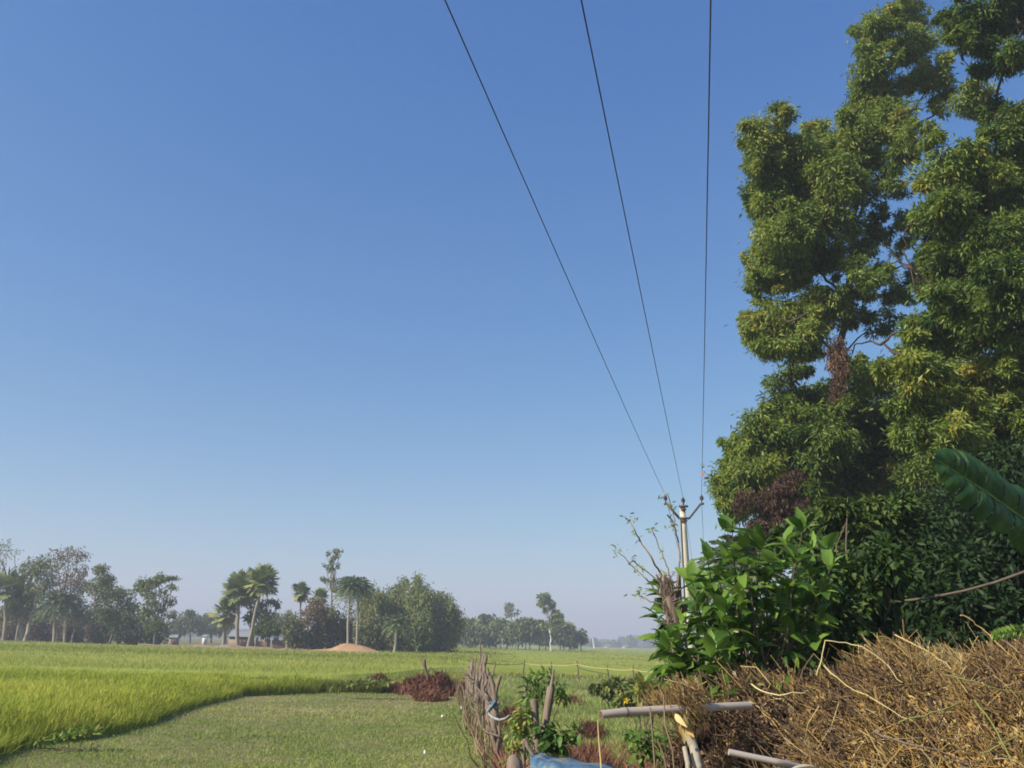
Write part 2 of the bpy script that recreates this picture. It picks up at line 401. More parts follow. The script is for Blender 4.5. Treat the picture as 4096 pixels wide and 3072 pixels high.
var = np.clip(.10 + vnoise(x * .4, y, 3.5, 5) * .45 + vnoise(x * .12, y, 9, 6) * .42 + rng.normal(0, .13, len(x)), 0, 1)
strip = (x > -2) & (y < 49 + x * .2); var[strip] = np.clip(var[strip] + .3, 0, 1)
zb = .47 - .17 * np.clip((x + 4) / 6, 0, 1)
zb -= .2 * np.exp(-edge_dist(x, y, plotB[0:8]) / .6)
blades(mb, np.stack([x, y, zb - .28 * (y < 50) - .06], 1), .10 + .28 * (y < 50) + rng.rand(len(x)) * .13, .0009 * y + .004, var, .22, (.04, 0))
# dark rim of the far plot along the bund
n = 60000; x = -22 + rng.rand(n) * 18.2; y = YB + .18 + rng.rand(n) ** 2 * .9
blades(mb, np.stack([x, y, np.zeros(n)], 1), .22 + rng.rand(n) * .22, .016, np.clip(rng.normal(.25, .18, n), 0, 1), .4)
n = 26000; t = rng.rand(n); k = np.minimum((t * 5).astype(int), 4)
pb = np.array(plotB[1:7]); q = pb[k] + (pb[k + 1] - pb[k]) * rng.rand(n, 1) + rng.normal(0, .18, (n, 2))
blades(mb, np.stack([q[:, 0], q[:, 1], np.zeros(n)], 1), .14 + rng.rand(n) * .18, .03, np.clip(rng.normal(.55, .2, n) + .2 * (q[:, 0] > -2), 0, 1), .4)
fb = mb.build('rice_stalks', RICE_G)
roB = thing('rice_plot', 'broad green rice field stretching to the trees beyond the narrow bund', 'rice', (0, 0, 0))
rB.parent = roB; fb.parent = roB; tag(roB, kind='stuff')

# short lawn grass and the rough meadow right of the stake fence
def fence_x(y): return np.interp(y, [5.5, 8, 12, 27, 40], [.8, .42, -.22, -1.4, -2.2])
mb = MB()
n = 330000; y = 9.0 * (30 / 9.0) ** rng.rand(n); x = (rng.rand(n) * 2 - 1) * (.72 * y + 1)
k = (~inpoly(x, y, plotA)) & (~inpoly(x, y, plotB)) & (x < fence_x(y) + .05); x = x[k]; y = y[k]
pt = vnoise(x, y * .6, 2.4, 11) * .75 + vnoise(x, y, .55, 12) * .4 - .08
keep = rng.rand(len(x)) < np.clip(.25 + 1.1 * vnoise(x, y, .8, 13) * vnoise(x, y * .7, 2.7, 19) * 1.6, 0, 1); x = x[keep]; y = y[keep]; pt = pt[keep]
blades(mb, np.stack([x, y, gz(x, y)], 1), (.018 + rng.rand(len(x)) * .032) * (.6 + vnoise(x, y, .9, 14) * .9), .006 + .00035 * y, np.clip(.12 + pt * .75 + rng.normal(0, .14, len(x)), 0, 1), .6)
tag(mb.build('lawn_grass', GRASS), 'short cropped grass with bare tan patches left of the stake fence', 'grass', kind='stuff')
mb = MB()
n = 240000; y = 6.0 * (46 / 6.0) ** rng.rand(n); x = (rng.rand(n) * 2 - 1) * (.72 * y + 1)
k = (~inpoly(x, y, plotB)) & (x > fence_x(y) + .1) & (x < 12); x = x[k]; y = y[k]
pt = vnoise(x, y, 1.7, 21) * .5 + vnoise(x, y, .5, 22) * .5
blades(mb, np.stack([x, y, gz(x, y)], 1), (.05 + rng.rand(len(x)) * .13) * (.5 + vnoise(x, y, 1.1, 24)), .006 + .0004 * y, np.clip(-.05 + pt * .85 + rng.normal(0, .15, len(x)), 0, 1), .5)
tag(mb.build('meadow_grass', GRASS), 'rough unmown grass between the stake fence and the yellow rope', 'grass', kind='stuff')

# far-off wood on the horizon: reads as one mass
mb = MB()
for i in range(230):
    px = -400 + i * 21 + rng.uniform(-9, 9)
    d = rng.uniform(560, 900); b = BASE(px, d)
    hh = M(rng.uniform(20, 34) + 9 * vnoise(px, 0, 160, 3) + (14 if 2500 < px < 2560 else 0), d)
    n = 260
    q = nrm(rng.normal(0, 1, (n, 3))) * (rng.rand(n, 1) ** .4) * np.array([M(19, d), 6, hh * .52]) + np.array([b.x, d, hh * .52])
    leaves(mb, q, rng.normal(0, 1, (n, 3)), 2.6, 1.9, np.clip(rng.normal(.4 + (q[:, 2] / hh - .5) * .2, .2, n), 0, 1))
tag(mb.build('far_wood', LEAF_FAR), 'hazy blue-green wood along the far horizon', 'wood', kind='stuff')

# ================================================================== TREES
def canopy(mb, clumps, nl, leaf, aspect=.3, droop=.6, sub=.32, d_for=None, vbase=.45, nsub=13):
    """clumps: (centre, (rx,ry,rz), tone, amount); leaves gather in sub clusters"""
    for c, r, tone, amt in clumps:
        c = np.array(c, float); r = np.array(r, float)
        ns = max(5, int(nsub * amt))
        u = nrm(rng.normal(0, 1, (ns, 3))); rad = rng.rand(ns, 1) ** .45
        sc_ = c + u * rad * r * .95
        per = max(4, int(nl * amt / ns))
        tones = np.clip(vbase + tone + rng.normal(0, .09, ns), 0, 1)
        for k in range(ns):
            rs = r * sub * rng.uniform(.7, 1.35)
            m = int(per * rng.uniform(.6, 1.4))
            uu = nrm(rng.normal(0, 1, (m, 3))); q = sc_[k] + uu * (rng.rand(m, 1) ** .42 + np.abs(rng.normal(0, .22, (m, 1)))) * rs
            q[:, 2] -= np.abs(rng.normal(0, .18, m)) * rs[2]
            dd = uu * .7 + np.array([0, 0, -droop]) + rng.normal(0, .45, (m, 3))
            q += (rng.rand(m, 1) < .12) * rng.normal(0, .25, (m, 3)) * r
            leaves(mb, q, dd, leaf * rng.uniform(.6, 1.35, m), leaf * aspect, np.clip(tones[k] + rng.normal(0, .13, m), 0, 1))

def limbs(mb, base, joint, tips, r0, r1, var=.5, seg=6, jit=.02):
    tube(mb, curve(base, joint, 6, jit=jit), np.linspace(r0, r1 * 1.3, 7), seg, var, wob=.12)
    for t in tips:
        tube(mb, curve(joint, t, 6, sag=-.03 * np.linalg.norm(np.array(t) - np.array(joint)), jit=jit * 1.5), np.linspace(r1, r1 * .22, 7), 5, var, cap=False)

def tree_px(label, d, base_px, cl, leafmat=LEAF_FAR, leaf=.34, nl=420, cat='tree', name='leafy_tree', trunk_px=9, group=None, dz=None, depth=1.0, barkmat=BARK, join=.45, droop=.4, sub=.34, vb=.53, z0=0.0, aspect=.5):
    """cl: list of (px, py, rx, ry[, tone[, amount]]) in photograph pixels at distance d"""
    b = BASE(base_px, d, z0); root = thing(name, label, cat, b, group)
    C = []
    for e in cl:
        px, py, rx, ry = e[:4]; tone = e[4] if len(e) > 4 else 0; amt = e[5] if len(e) > 5 else 1
        dd = d + rng.uniform(-.5, .5) * depth * M(rx, d)
        c = P(px, py, dd); C.append((c, (M(rx, d), M((rx + ry) / 2, d) * depth, M(ry, d)), tone, amt))
    t = MB(); cs = np.array([tuple(c[0]) for c in C]); mid = cs.mean(0); 
    j = np.array(b) + (mid - np.array(b)) * join
    limbs(t, b, j, [c[0] for c in C], M(trunk_px, d) * .6, M(trunk_px, d) * .38)
    t.build('trunk', barkmat, root, b)
    m_ = MB(); canopy(m_, C, nl, leaf, aspect, droop, sub, vbase=vb)
    m_.build('crown', leafmat, root, b)
    return root

def fan_palm(label, d, base_px, top_px, top_py, rpx, nf=34, trunk_px=11, dead=.25, z0=0.0, lean=None, group='fan palms at the edge of the village'):
    b = BASE(base_px, d, z0); c = P(top_px, top_py + rpx * .95, d); root = thing('fan_palm', label, 'palm', b, group)
    t = MB(); tube(t, curve(b, c, 7, jit=.004), np.linspace(M(trunk_px, d) * .5, M(trunk_px, d) * .32, 8), 8, .25, wob=.1); t.build('trunk', BARK_PALE, root, b)
    m_ = MB(); r = M(rpx, d)
    nf = int(nf * 1.35)
    for i in range(nf):
        u = (i + rng.rand()) / nf; el = (1 - u) * 1.45 - u * 1.15; az = i * 2.4 + rng.uniform(-.3, .3)
        dv = np.array([math.cos(az) * math.cos(el), math.sin(az) * math.cos(el), math.sin(el)])
        p0 = np.array(c); p1 = p0 + dv * r * rng.uniform(.40, .58)
        v = .2 + .4 * rng.rand() + (.3 * rng.rand() + .05 if u > 1 - dead else 0)
        tube(m_, [p0, p1], [r * .018, r * .014], 3, v, cap=False)
        s = nrm(np.cross(dv, [0, 0, 1.0]) + rng.normal(0, .2, 3)); nn = np.cross(s, dv)
        K = 17; fr = r * rng.uniform(.5, .64)
        for k in range(K):
            a = (k / (K - 1) - .5) * R_(250)
            e = dv * math.cos(a) + s * math.sin(a)
            tip = p1 + e * fr * (1 - .12 * abs(a)) + nn * fr * rng.uniform(-.08, .22) * abs(math.sin(a)) - np.array([0, 0, fr * .2 * rng.rand()])
            side = np.cross(e, nn) * fr * .105
            m2 = p1 + (tip - p1) * .6
            m_.add([p1, m2 + side + nn * fr * .03, tip, m2 - side - nn * fr * .03], [(0, 1, 2), (0, 2, 3)], np.clip(v + rng.normal(0, .05), 0, 1))
    m_.build('crown', PALM, root, b); return root

def date_palm(label, d, base_px, top_px, top_py, rpx, nf=44, trunk_px=8, z0=0.0, fr_seg=9, leafl=.34, group='feathery date palms in the village grove', mat_=None, nleaf=22, r_lat=1.0):
    b = BASE(base_px, d, z0); c = P(top_px, top_py + rpx * .8, d); root = thing('date_palm', label, 'palm', b, group)
    t = MB(); tube(t, curve(b, c, 7, jit=.004), np.linspace(M(trunk_px, d) * .62, M(trunk_px, d) * .5, 8), 8, .6, wob=.25); t.build('trunk', BARK_PALE, root, b)
    m_ = MB(); r = M(rpx, d)
    for i in range(nf):
        u = i / nf; el = 1.35 - 2.0 * u; az = i * 2.399
        h = np.array([math.cos(az), math.sin(az), 0])
        dv = h * math.cos(el) + np.array([0, 0, math.sin(el)])
        Lf = r * rng.uniform(.95, 1.15)
        pts = []
        for k in range(fr_seg):
            t_ = k / (fr_seg - 1); pts.append(np.array(c) + dv * Lf * t_ + np.array([0, 0, -Lf * (.42 + .1 * u) * t_ ** 2.2]))
        v = .25 + .5 * rng.rand() * (1 - .3 * u) + (.3 if u > .88 else 0)
        tube(m_, pts, np.linspace(r * .014, r * .004, fr_seg), 3, min(v + .2, 1), cap=False)
        P_ = np.array(pts); tt = np.linspace(.14, .99, nleaf); ii = tt * (fr_seg - 1); i0 = np.minimum(ii.astype(int), fr_seg - 2); f = (ii - i0)[:, None]
        q = P_[i0] * (1 - f) + P_[i0 + 1] * f; tg = nrm(P_[i0 + 1] - P_[i0]); sd_ = nrm(np.cross(tg, [0, 0, 1.0]))
        for sgn in (-1, 1):
            dirs = tg * .75 + sd_ * sgn * .8 + np.array([0, 0, .22]) + rng.normal(0, .12, q.shape)
            ll = Lf * leafl * (1 - .55 * tt)
            leaves(m_, q, dirs, ll, Lf * .042, np.clip(v + rng.normal(0, .1, len(q)), 0, 1), .1)
    m_.build('crown', mat_ or PALM_BLUE, root, b); return root

def bamboo_px(label, d, base_px, tops, leafmat=LEAF_BAMBOO, nl=260, leaf=.42, name='bamboo_clump', vb=.5, base_w=40, group='bamboo clumps in the village grove'):
    b = BASE(base_px, d); root = thing(name, label, 'bamboo', b, group)
    t = MB(); m_ = MB()
    for (px, py) in tops:
        for rep in range(4):
            b0 = np.array(b) + np.array([M(rng.uniform(-base_w, base_w), d) * .5, rng.uniform(-2, 2), 0])
            tp = np.array(P(px + rng.uniform(-14, 14), py + rng.uniform(0, 50) * (rep > 0), d + rng.uniform(-2.2, 2.2)))
            mid = b0 + (tp - b0) * .55; mid[2] = b0[2] + (tp[2] - b0[2]) * .8; mid[:2] = b0[:2] + (tp[:2] - b0[:2]) * .4
            pts = [b0 * (1 - s) ** 2 + mid * 2 * s * (1 - s) + tp * s * s for s in np.linspace(0, 1, 9)]
            tube(t, pts, np.linspace(.045, .008, 9), 4, .6, cap=False)
            A = np.array(pts); n = nl
            s = rng.rand(n) ** .7 * 8; i0 = np.minimum(s.astype(int), 7); f = (s - i0)[:, None]
            q = A[i0] * (1 - f) + A[i0 + 1] * f + rng.normal(0, 1, (n, 3)) * (.18 + .55 * np.minimum(1, np.abs(8.6 - s) / 5))[:, None]
            q[:, 2] = np.maximum(q[:, 2], .1)
            leaves(m_, q, rng.normal(0, .6, (n, 3)) + [0, 0, -.6], leaf * rng.uniform(.6, 1.2, n), leaf * .3, np.clip(rng.normal(vb + .1 + rng.normal(0, .07), .14, n), 0, 1))
    t.build('culm', BARK_PALE, root, b); m_.build('foliage', leafmat, root, b); return root

def bush_px(label, d, px, py, rx, ry, leafmat=LEAF_FAR, leaf=.3, nl=1500, vb=.45, group=None, name='bush', aspect=.5, cat='bush'):
    c = P(px, py, d); b = Vector((c.x, d, 0)); root = thing(name, label, cat, b, group)
    t = MB(); top = c.z + M(ry, d)
    for k in range(5):
        a = rng.uniform(0, 6.28); tube(t, curve(b, (c.x + math.cos(a) * M(rx, d) * .6, d + math.sin(a) * .5, top * .7), 4, jit=.03), np.linspace(.05, .01, 5) * max(.4, M(rx, d)), 4, .4, cap=False)
    t.build('stem', BARK, root, b)
    m_ = MB(); R = M(rx, d)
    C = [(np.array([c.x + rng.uniform(-.5, .5) * R, d + rng.uniform(-.4, .4) * R, top * rng.uniform(.35, .68)]), (R * .6, R * .6, top * .36), rng.normal(0, .05), 1) for _ in range(5)]
    canopy(m_, C, nl / 5, leaf, aspect, .3, .4, vbase=vb)
    m_.v = [np.column_stack([v[:, 0], v[:, 1], np.maximum(v[:, 2], .02)]) for v in m_.v]
    m_.build('foliage', leafmat, root, b); return root

# ---- left village edge (about 95 to 105 m away)
tree_px('tall thin-leaved tree at the left edge of the photo', 104, 12, [(0, 2200, 50, 40, 0, .4), (60, 2215, 50, 45, 0, .35), (20, 2280, 60, 45, 0, .6), (110, 2260, 40, 40, 0, .3)], LEAF_OLIVE, .3, 260, trunk_px=10, join=.6)
fan_palm('dark fan palm at the left edge, lowest of the row', 98, 14, 30, 2285, 70, 30, 15, dead=.15)
fan_palm('second fan palm from the left, half hidden in dark leaves', 100, 60, 95, 2330, 60, 24, 10, dead=.15)
tree_px('pale-trunked slim tree with an olive crown, left one of the pair', 99, 76, [(95, 2330, 45, 50), (130, 2270, 45, 40), (100, 2400, 40, 40, -.1), (80, 2440, 40, 40, -.2)], LEAF_OLIVE, .34, 420, trunk_px=15, barkmat=BARK_PALE, join=.5)
tree_px('pale-trunked slim tree with an olive crown, right one of the pair', 98.5, 98, [(160, 2260, 50, 50), (190, 2320, 55, 50), (150, 2370, 50, 45, -.1), (120, 2430, 30, 40, -.2)], LEAF_OLIVE, .34, 480, trunk_px=15, barkmat=BARK_PALE, join=.45)
tree_px('tall airy brownish tree behind the date palms at left', 106, 250, [(215, 2240, 50, 45, 0, .7), (270, 2225, 45, 40, 0, .6), (250, 2290, 60, 45), (310, 2215, 38, 28, .1, .8), (335, 2270, 30, 50, 0, .45), (300, 2330, 60, 40, -.1), (330, 2340, 40, 30, -.1)], LEAF_BROWN, .3, 430, trunk_px=9)
date_palm('date palm with drooping fronds between the pale trunks and the grey one', 97, 213, 225, 2350, 72, 48, 9)
date_palm('date palm with a pale lower trunk, right of its twin at left', 97.5, 254, 275, 2365, 68, 46, 9)
tree_px('thin grey-trunked tree right of the two left date palms', 99, 285, [(300, 2400, 35, 40), (320, 2440, 30, 30)], LEAF_FAR, .3, 300, trunk_px=7, barkmat=BARK_PALE)
tree_px('upright olive tree with a narrow notched top', 98, 347, [(405, 2280, 28, 26), (415, 2310, 30, 26), (395, 2345, 55, 35), (440, 2335, 38, 28), (390, 2395, 50, 36), (440, 2390, 38, 34), (380, 2450, 40, 40, -.1, .7)], LEAF_OLIVE, .3, 420, trunk_px=10)
tree_px('dark round-crowned green tree left of the flat-topped one', 96, 435, [(470, 2370, 40, 34), (510, 2400, 45, 36), (460, 2430, 50, 40, -.15), (520, 2450, 55, 34, .05), (480, 2490, 50, 30, -.2), (430, 2470, 35, 35, -.15)], LEAF_FAR, .32, 560, trunk_px=10, vb=.35)
tree_px('flat-topped green tree whose branches reach right over the dirt', 94, 615, [(600, 2325, 40, 22, .1), (640, 2315, 28, 20, .1), (570, 2345, 28, 18), (690, 2312, 34, 9, 0, .4), (620, 2370, 55, 32, .05), (690, 2345, 22, 14, 0, .25), (620, 2420, 40, 30), (680, 2410, 22, 18, 0, .35), (590, 2455, 30, 24), (640, 2480, 45, 34, -.1), (700, 2450, 16, 22, 0, .25), (625, 2510, 45, 20, -.2)], LEAF_FAR, .3, 440, trunk_px=9)
for i, (px, py, rx, ry, lb) in enumerate([(400, 2525, 45, 22, 'low dark bush beneath the olive tree with the notched top'), (520, 2530, 55, 20, 'low dark bush beneath the round-crowned dark tree'), (610, 2528, 60, 22, 'low dark bush beneath the flat-topped tree'), (150, 2520, 60, 26, 'low brown bush right of the pale trunk pair'), (40, 2520, 40, 22, 'low brown bush at the foot of the leftmost palm'), (300, 2530, 40, 18, 'low bush at the foot of the thin grey trunk')]):
    bush_px(lb, 99 + i, px, py, rx, ry, LEAF_BROWN if 'brown' in lb else LEAF_FAR, .34, 1100, .25, group='bushes under the left village trees')
for i, (px, py, rx, lb) in enumerate([(90, 2480, 90, 'brown undergrowth thicket behind the left palms'), (260, 2490, 90, 'brown undergrowth thicket behind the two date palms'), (420, 2495, 80, 'brown undergrowth thicket behind the dark round tree')]):
    bush_px(lb, 112, px, py, rx, 36, LEAF_BROWN, .4, 1900, .15, group='undergrowth behind the left village trees')
for px, py, rx, ry, dd, lb in [(760, 2480, 66, 48, 165, 'hazy tree mass just right of the flat-topped tree'), (845, 2490, 60, 44, 170, 'hazy round tree left of the leaning fan palm'), (700, 2520, 40, 22, 172, 'small hazy tree behind the dirt bank'), (905, 2510, 40, 28, 176, 'hazy tree behind the leftmost fan palm of the middle group'), (1160, 2490, 55, 42, 150, 'hazy greyish tree between the palm groups'), (1110, 2490, 34, 38, 160, 'hazy domed tree behind the dark round bush')]:
    tree_px(lb, dd, px, [(px, py, rx * .7, ry), (px - rx * .5, py + 8, rx * .5, ry * .7), (px + rx * .5, py + 10, rx * .5, ry * .7), (px, py + ry * .6, rx * .9, ry * .6), (px - rx * .1, py - ry * .5, rx * .3, ry * .4)], LEAF_FAR, .55, 340, trunk_px=6, name='hazy_tree', group='hazy trees behind the palms', vb=.4)

# ---- middle palm group
fan_palm('short fan palm with hanging dead leaves, leftmost of the middle palms', 91, 890, 905, 2395, 62, 24, 14, dead=.5)
fan_palm('fan palm with a straight upright trunk in the middle group', 90, 948, 955, 2290, 74, 34, 16, dead=.3)
fan_palm('fan palm standing behind the straight and the leaning ones', 93, 1012, 995, 2285, 66, 26, 14, dead=.3)
fan_palm('tallest fan palm, its pale trunk leaning to the right', 88, 988, 1050, 2256, 72, 36, 15, dead=.35)
tree_px('green leafy tree right behind the leaning fan palm', 92, 1045, [(1040, 2440, 38, 34), (1070, 2470, 30, 30), (1020, 2480, 34, 26), (1095, 2405, 24, 16, 0, .3), (1110, 2420, 12, 12, 0, .25)], LEAF_FAR, .3, 480, trunk_px=8, vb=.55)
tree_px('small dark round tree beside the mud ruins', 88, 1067, [(1070, 2495, 40, 30), (1100, 2515, 28, 20), (1045, 2515, 28, 20), (1070, 2525, 45, 18)], LEAF_FAR, .28, 520, trunk_px=7, vb=.22)
fan_palm('fan palm with a dense round crown left of the brown tree', 96, 1205, 1203, 2328, 44, 26, 8, dead=.2)
fan_palm('small fan palm behind the reddish brown tree', 99, 1265, 1280, 2350, 40, 22, 7, dead=.2)
tree_px('reddish brown dry-leaved tree below the small fan palm', 88, 1265, [(1265, 2415, 32, 28), (1240, 2450, 30, 28), (1280, 2450, 30, 30), (1230, 2480, 26, 18)], LEAF_BROWN, .28, 480, trunk_px=7, vb=.62)
tree_px('very tall sparse tree with small separate leaf tufts', 92, 1318, [(1343, 2200, 14, 12, 0, .4), (1315, 2215, 13, 10, 0, .3), (1362, 2203, 8, 9, 0, .15), (1345, 2228, 22, 12, 0, .5), (1328, 2250, 16, 14, 0, .45), (1322, 2275, 18, 12, 0, .5), (1348, 2262, 9, 16, 0, .2), (1298, 2262, 5, 9, 0, .12), (1285, 2315, 13, 9, 0, .35), (1305, 2318, 14, 12, 0, .4), (1345, 2312, 24, 16, 0, .45), (1340, 2345, 24, 18, 0, .45), (1350, 2370, 16, 16, 0, .3)], LEAF_OLIVE, .25, 260, trunk_px=7, barkmat=BARK_PALE, join=.72)
for i, (px, py, rx, ry, vb_, lb) in enumerate([(1170, 2520, 50, 48, .45, 'grey-green bush left of the bright green one'), (1205, 2545, 42, 36, .75, 'bright green bush below the first grove palm'), (1270, 2530, 42, 52, .4, 'dull green thicket below the reddish brown tree'), (1330, 2500, 44, 72, .42, 'tall dull green thicket between the grove palms'), (1300, 2470, 40, 50, .4, 'tall grey thicket under the sparse tall tree'), (1390, 2500, 40, 70, .42, 'dull green thicket behind the date palm trunks')]):
    bush_px(lb, 86 + i * 1.5, px, py, rx, ry, LEAF_FAR if vb_ > .6 else LEAF_OLIVE, .3, 2300, vb_, group='thickets in the palm grove')
# sand mound
mb = MB(); c = G(1400, 2597, 0); c = BASE(1395, 80.0)
nx_, ny_ = 60, 24
XX, YY = np.meshgrid(np.linspace(-1, 1, nx_), np.linspace(-1, 1, ny_)); rr = np.sqrt(XX ** 2 + YY ** 2)
HH = np.clip(1 - rr, 0, 1) ** .85 * (1.0 + .35 * np.exp(-((XX + .12) / .18) ** 2) + .2 * np.sin(XX * 7)) + (vnoise(XX * 10, YY * 10, 1, 3) - .5) * .10 * np.clip(1 - rr, 0, 1)
V = np.stack([c.x + XX * 5.8, 80 + YY * 3.4, HH * 1.02 - .02 * (rr > 1)], -1).reshape(-1, 3)
idm = np.arange(nx_ * ny_).reshape(ny_, nx_)
mb.add(V, np.stack([idm[:-1, :-1], idm[:-1, 1:], idm[1:, 1:], idm[1:, :-1]], -1).reshape(-1, 4))
tag(mb.build('sand_mound', MOUND, None, (c.x, 80, 0), smooth=True), 'orange sand mound at the foot of the two date palms', 'mound')
date_palm('date palm on the sand mound, left of the two', 81, 1388, 1398, 2298, 62, 60, 8, z0=0)
date_palm('date palm on the sand mound, right of the two', 83, 1424, 1438, 2300, 60, 56, 7, z0=0)
bamboo_px('olive bamboo clump right behind the two date palms', 92, 1480, [(1465, 2350), (1490, 2345), (1515, 2365), (1540, 2370), (1450, 2390), (1500, 2430), (1470, 2460)], vb=.62)
bamboo_px('greyish bamboo clump with thin feathery tips', 95, 1580, [(1560, 2350), (1590, 2340), (1615, 2315), (1570, 2400), (1610, 2400), (1545, 2420), (1600, 2450)], vb=.45)
bamboo_px('tallest green bamboo clump with a pointed top', 93, 1680, [(1670, 2300), (1660, 2345), (1700, 2335), (1640, 2370), (1690, 2390), (1720, 2370), (1650, 2430), (1710, 2440)], LEAF_FAR, vb=.62)
bamboo_px('bamboo clump drooping to the right at the end of the grove', 95, 1760, [(1750, 2375), (1790, 2385), (1815, 2390), (1740, 2430), (1820, 2440), (1840, 2445), (1780, 2460), (1835, 2490)], vb=.42)
for i, (px, py, rx, ry, vb_, lb) in enumerate([(1475, 2530, 55, 60, .4, 'olive thicket right of the sand mound'), (1560, 2540, 50, 55, .3, 'dark thicket behind the small date palm'), (1680, 2480, 38, 44, .6, 'leafy green bush high in the middle of the bamboo'), (1690, 2540, 40, 46, .65, 'bright leafy bush at the foot of the tallest bamboo'), (1640, 2560, 40, 32, .4, 'grey-green bush right of the small date palm'), (1740, 2555, 44, 36, .35, 'olive bush beside the white post'), (1520, 2570, 30, 24, .45, 'low olive bush at the right end of the mound')]):
    bush_px(lb, 88 + i, px, py, rx, ry, LEAF_FAR if vb_ > .5 else LEAF_OLIVE, .3, 2400, vb_ - .05, group='thickets below the bamboo')
date_palm('small date palm with bowed fronds in front of the bamboo', 79, 1576, 1588, 2448, 58, 44, 9, z0=0)
fan_palm('fan palm at the right end of the bamboo grove', 100, 1815, 1810, 2440, 50, 20, 7, dead=.6)

# ---- dirt bank, ruins and sheds behind the field
for i, (px, top, rx, dd, lb) in enumerate([(130, 2455, 60, 116, 'faded green tree behind the pale trunk pair'), (210, 2440, 60, 118, 'faded green tree behind the two left date palms'), (330, 2450, 60, 117, 'faded green tree behind the grey trunk'), (470, 2470, 55, 119, 'faded green tree behind the dark round one'), (560, 2480, 50, 121, 'faded green tree filling the gap left of the flat-topped one'), (40, 2440, 60, 115, 'faded green tree behind the leftmost fan palm')]):
    tree_px(lb, dd, px, [(px, top, rx * .7, 30), (px - rx * .5, top + 26, rx * .6, 26), (px + rx * .5, top + 24, rx * .6, 26), (px, top + 52, rx, 26, -.05)], LEAF_FAR, .4, 420, trunk_px=7, group='faded trees behind the left village trees', name='hazy_tree')
mb = MB()
for i in range(260):
    px = rng.uniform(640, 1260); d = rng.uniform(84, 97); b = BASE(px, d); s = rng.uniform(.12, .5)
    n = 10; u = nrm(rng.normal(0, 1, (n, 3)))
    q = np.array(b) + np.array([0, 0, s * .1]); box(mb, q, (s * 2.2, s * 1.6, s * .8), .5, Matrix.Rotation(rng.uniform(0, 3), 3, 'Z') @ Matrix.Rotation(rng.uniform(-.3, .3), 3, 'X'))
tag(mb.build('clod_strewn_bank', SOIL), 'strip of loose brown clods behind the green rice field', 'earth', kind='stuff')
mb = MB(); pa, pb = BASE(560, 91), BASE(1290, 85.5)
n = 50
for k in range(n):
    t = k / (n - 1); p = pa.lerp(pb, t); pz = .42 + .28 * vnoise(k, 0, 3.0, 2) + .1 * rng.rand()
    mb.v.append(np.array([(p.x, p.y - 1.6, -.05), (p.x, p.y - .5, pz), (p.x, p.y + 2.5, pz * .9), (p.x, p.y + 4.5, -.05)])); mb.var.append(np.full(4, .5))
mb.n = 4 * n
mb.li.append(np.array([(4 * k + j, 4 * (k + 1) + j, 4 * (k + 1) + j + 1, 4 * k + j + 1) for k in range(n - 1) for j in range(3)]).ravel()); mb.lt.append(np.full(3 * (n - 1), 4))
EARTH = mat('dry_bank_earth', [(0, (.120, .080, .050)), (.5, (.240, .175, .115)), (1, (.340, .270, .190))], .95, noise=.9, bump=(.7, .2), attr=False)
tag(mb.build('earth_bank', EARTH), kind='structure')
def shed(label, d, px0, px1, py_eave, py_ridge, roofmat, wallmat, name='shed', cat='shed'):
    a, b_ = BASE(px0, d), BASE(px1, d); zc = P((px0 + px1) / 2, py_eave, d).z; zr = P((px0 + px1) / 2, py_ridge, d).z
    root = thing(name, label, cat, a.lerp(b_, .5)); o = root.location
    W = abs(b_.x - a.x); D_ = W * .7
    m_ = MB(); box(m_, (o.x, d, zc / 2), (W * .86, D_ * .8, zc), .5); m_.build('wall', wallmat, root, o)
    m_ = MB(); h = W / 2
    V = [(-h, -D_ / 2, zc - .05), (h, -D_ / 2, zc - .05), (h * .8, 0, zr), (-h * .8, 0, zr), (-h, D_ / 2, zc - .05), (h, D_ / 2, zc - .05)]
    V2 = [(x, y, z + .08) for x, y, z in V]
    m_.add(np.array(V + V2) + np.array([o.x, d, 0]), [(0, 1, 2, 3), (3, 2, 5, 4), (6, 9, 8, 7), (9, 10, 11, 8), (0, 6, 7, 1), (4, 5, 11, 10)], .5)
    m_.build('roof', roofmat, root, o)
    m_ = MB(); box(m_, (o.x + W * .1, d - D_ * .4 - .02, zc * .4), (W * .12, .05, zc * .8)); m_.build('door', STEEL, root, o)
    return root
shed('low shed with a grey-blue tin roof between the fan palm trunks', 103, 912, 1003, 2547, 2520, ROOF, MUDWALL)
shed('tiny pale hut far behind the dirt bank at left', 130, 806, 826, 2548, 2540, ROOF, WHITEWASH, 'hut', 'hut')
shed('small hut half hidden at the dark flat-topped tree', 118, 672, 712, 2550, 2540, ROOF, MUDWALL, 'hut', 'hut')
for (p0, p1, t0, lb) in [(1020, 1075, 2552, 'broken mud wall left of the small round tree trunk'), (1085, 1135, 2550, 'broken mud wall right of the small round tree trunk')]:
    a, b_ = BASE(p0, 92), BASE(p1, 92); mb = MB(); n = 9
    for k in range(n):
        t = (k + .5) / n; p = a.lerp(b_, t); hh = P(p0, t0, 92).z * rng.uniform(.7, 1.05)
        box(mb, (p.x, p.y + .003 * k, hh / 2), ((b_.x - a.x) / n - .004, .35, hh))
    tag(mb.build('mud_wall', MUDWALL, None, a.lerp(b_, .5)), lb, 'wall', 'broken mud walls')
# white block post near the grove
b = BASE(1758, 98); mb = MB(); hh = P(1758, 2566, 98).z; box(mb, (b.x, 98, hh / 2), (.5, .5, hh)); box(mb, (b.x, 98, hh + .06), (.62, .62, .12))
root = thing('white_pillar', 'small white masonry pillar at the right end of the bamboo grove', 'pillar', b); mb.build('block', WHITEWASH, root, b)

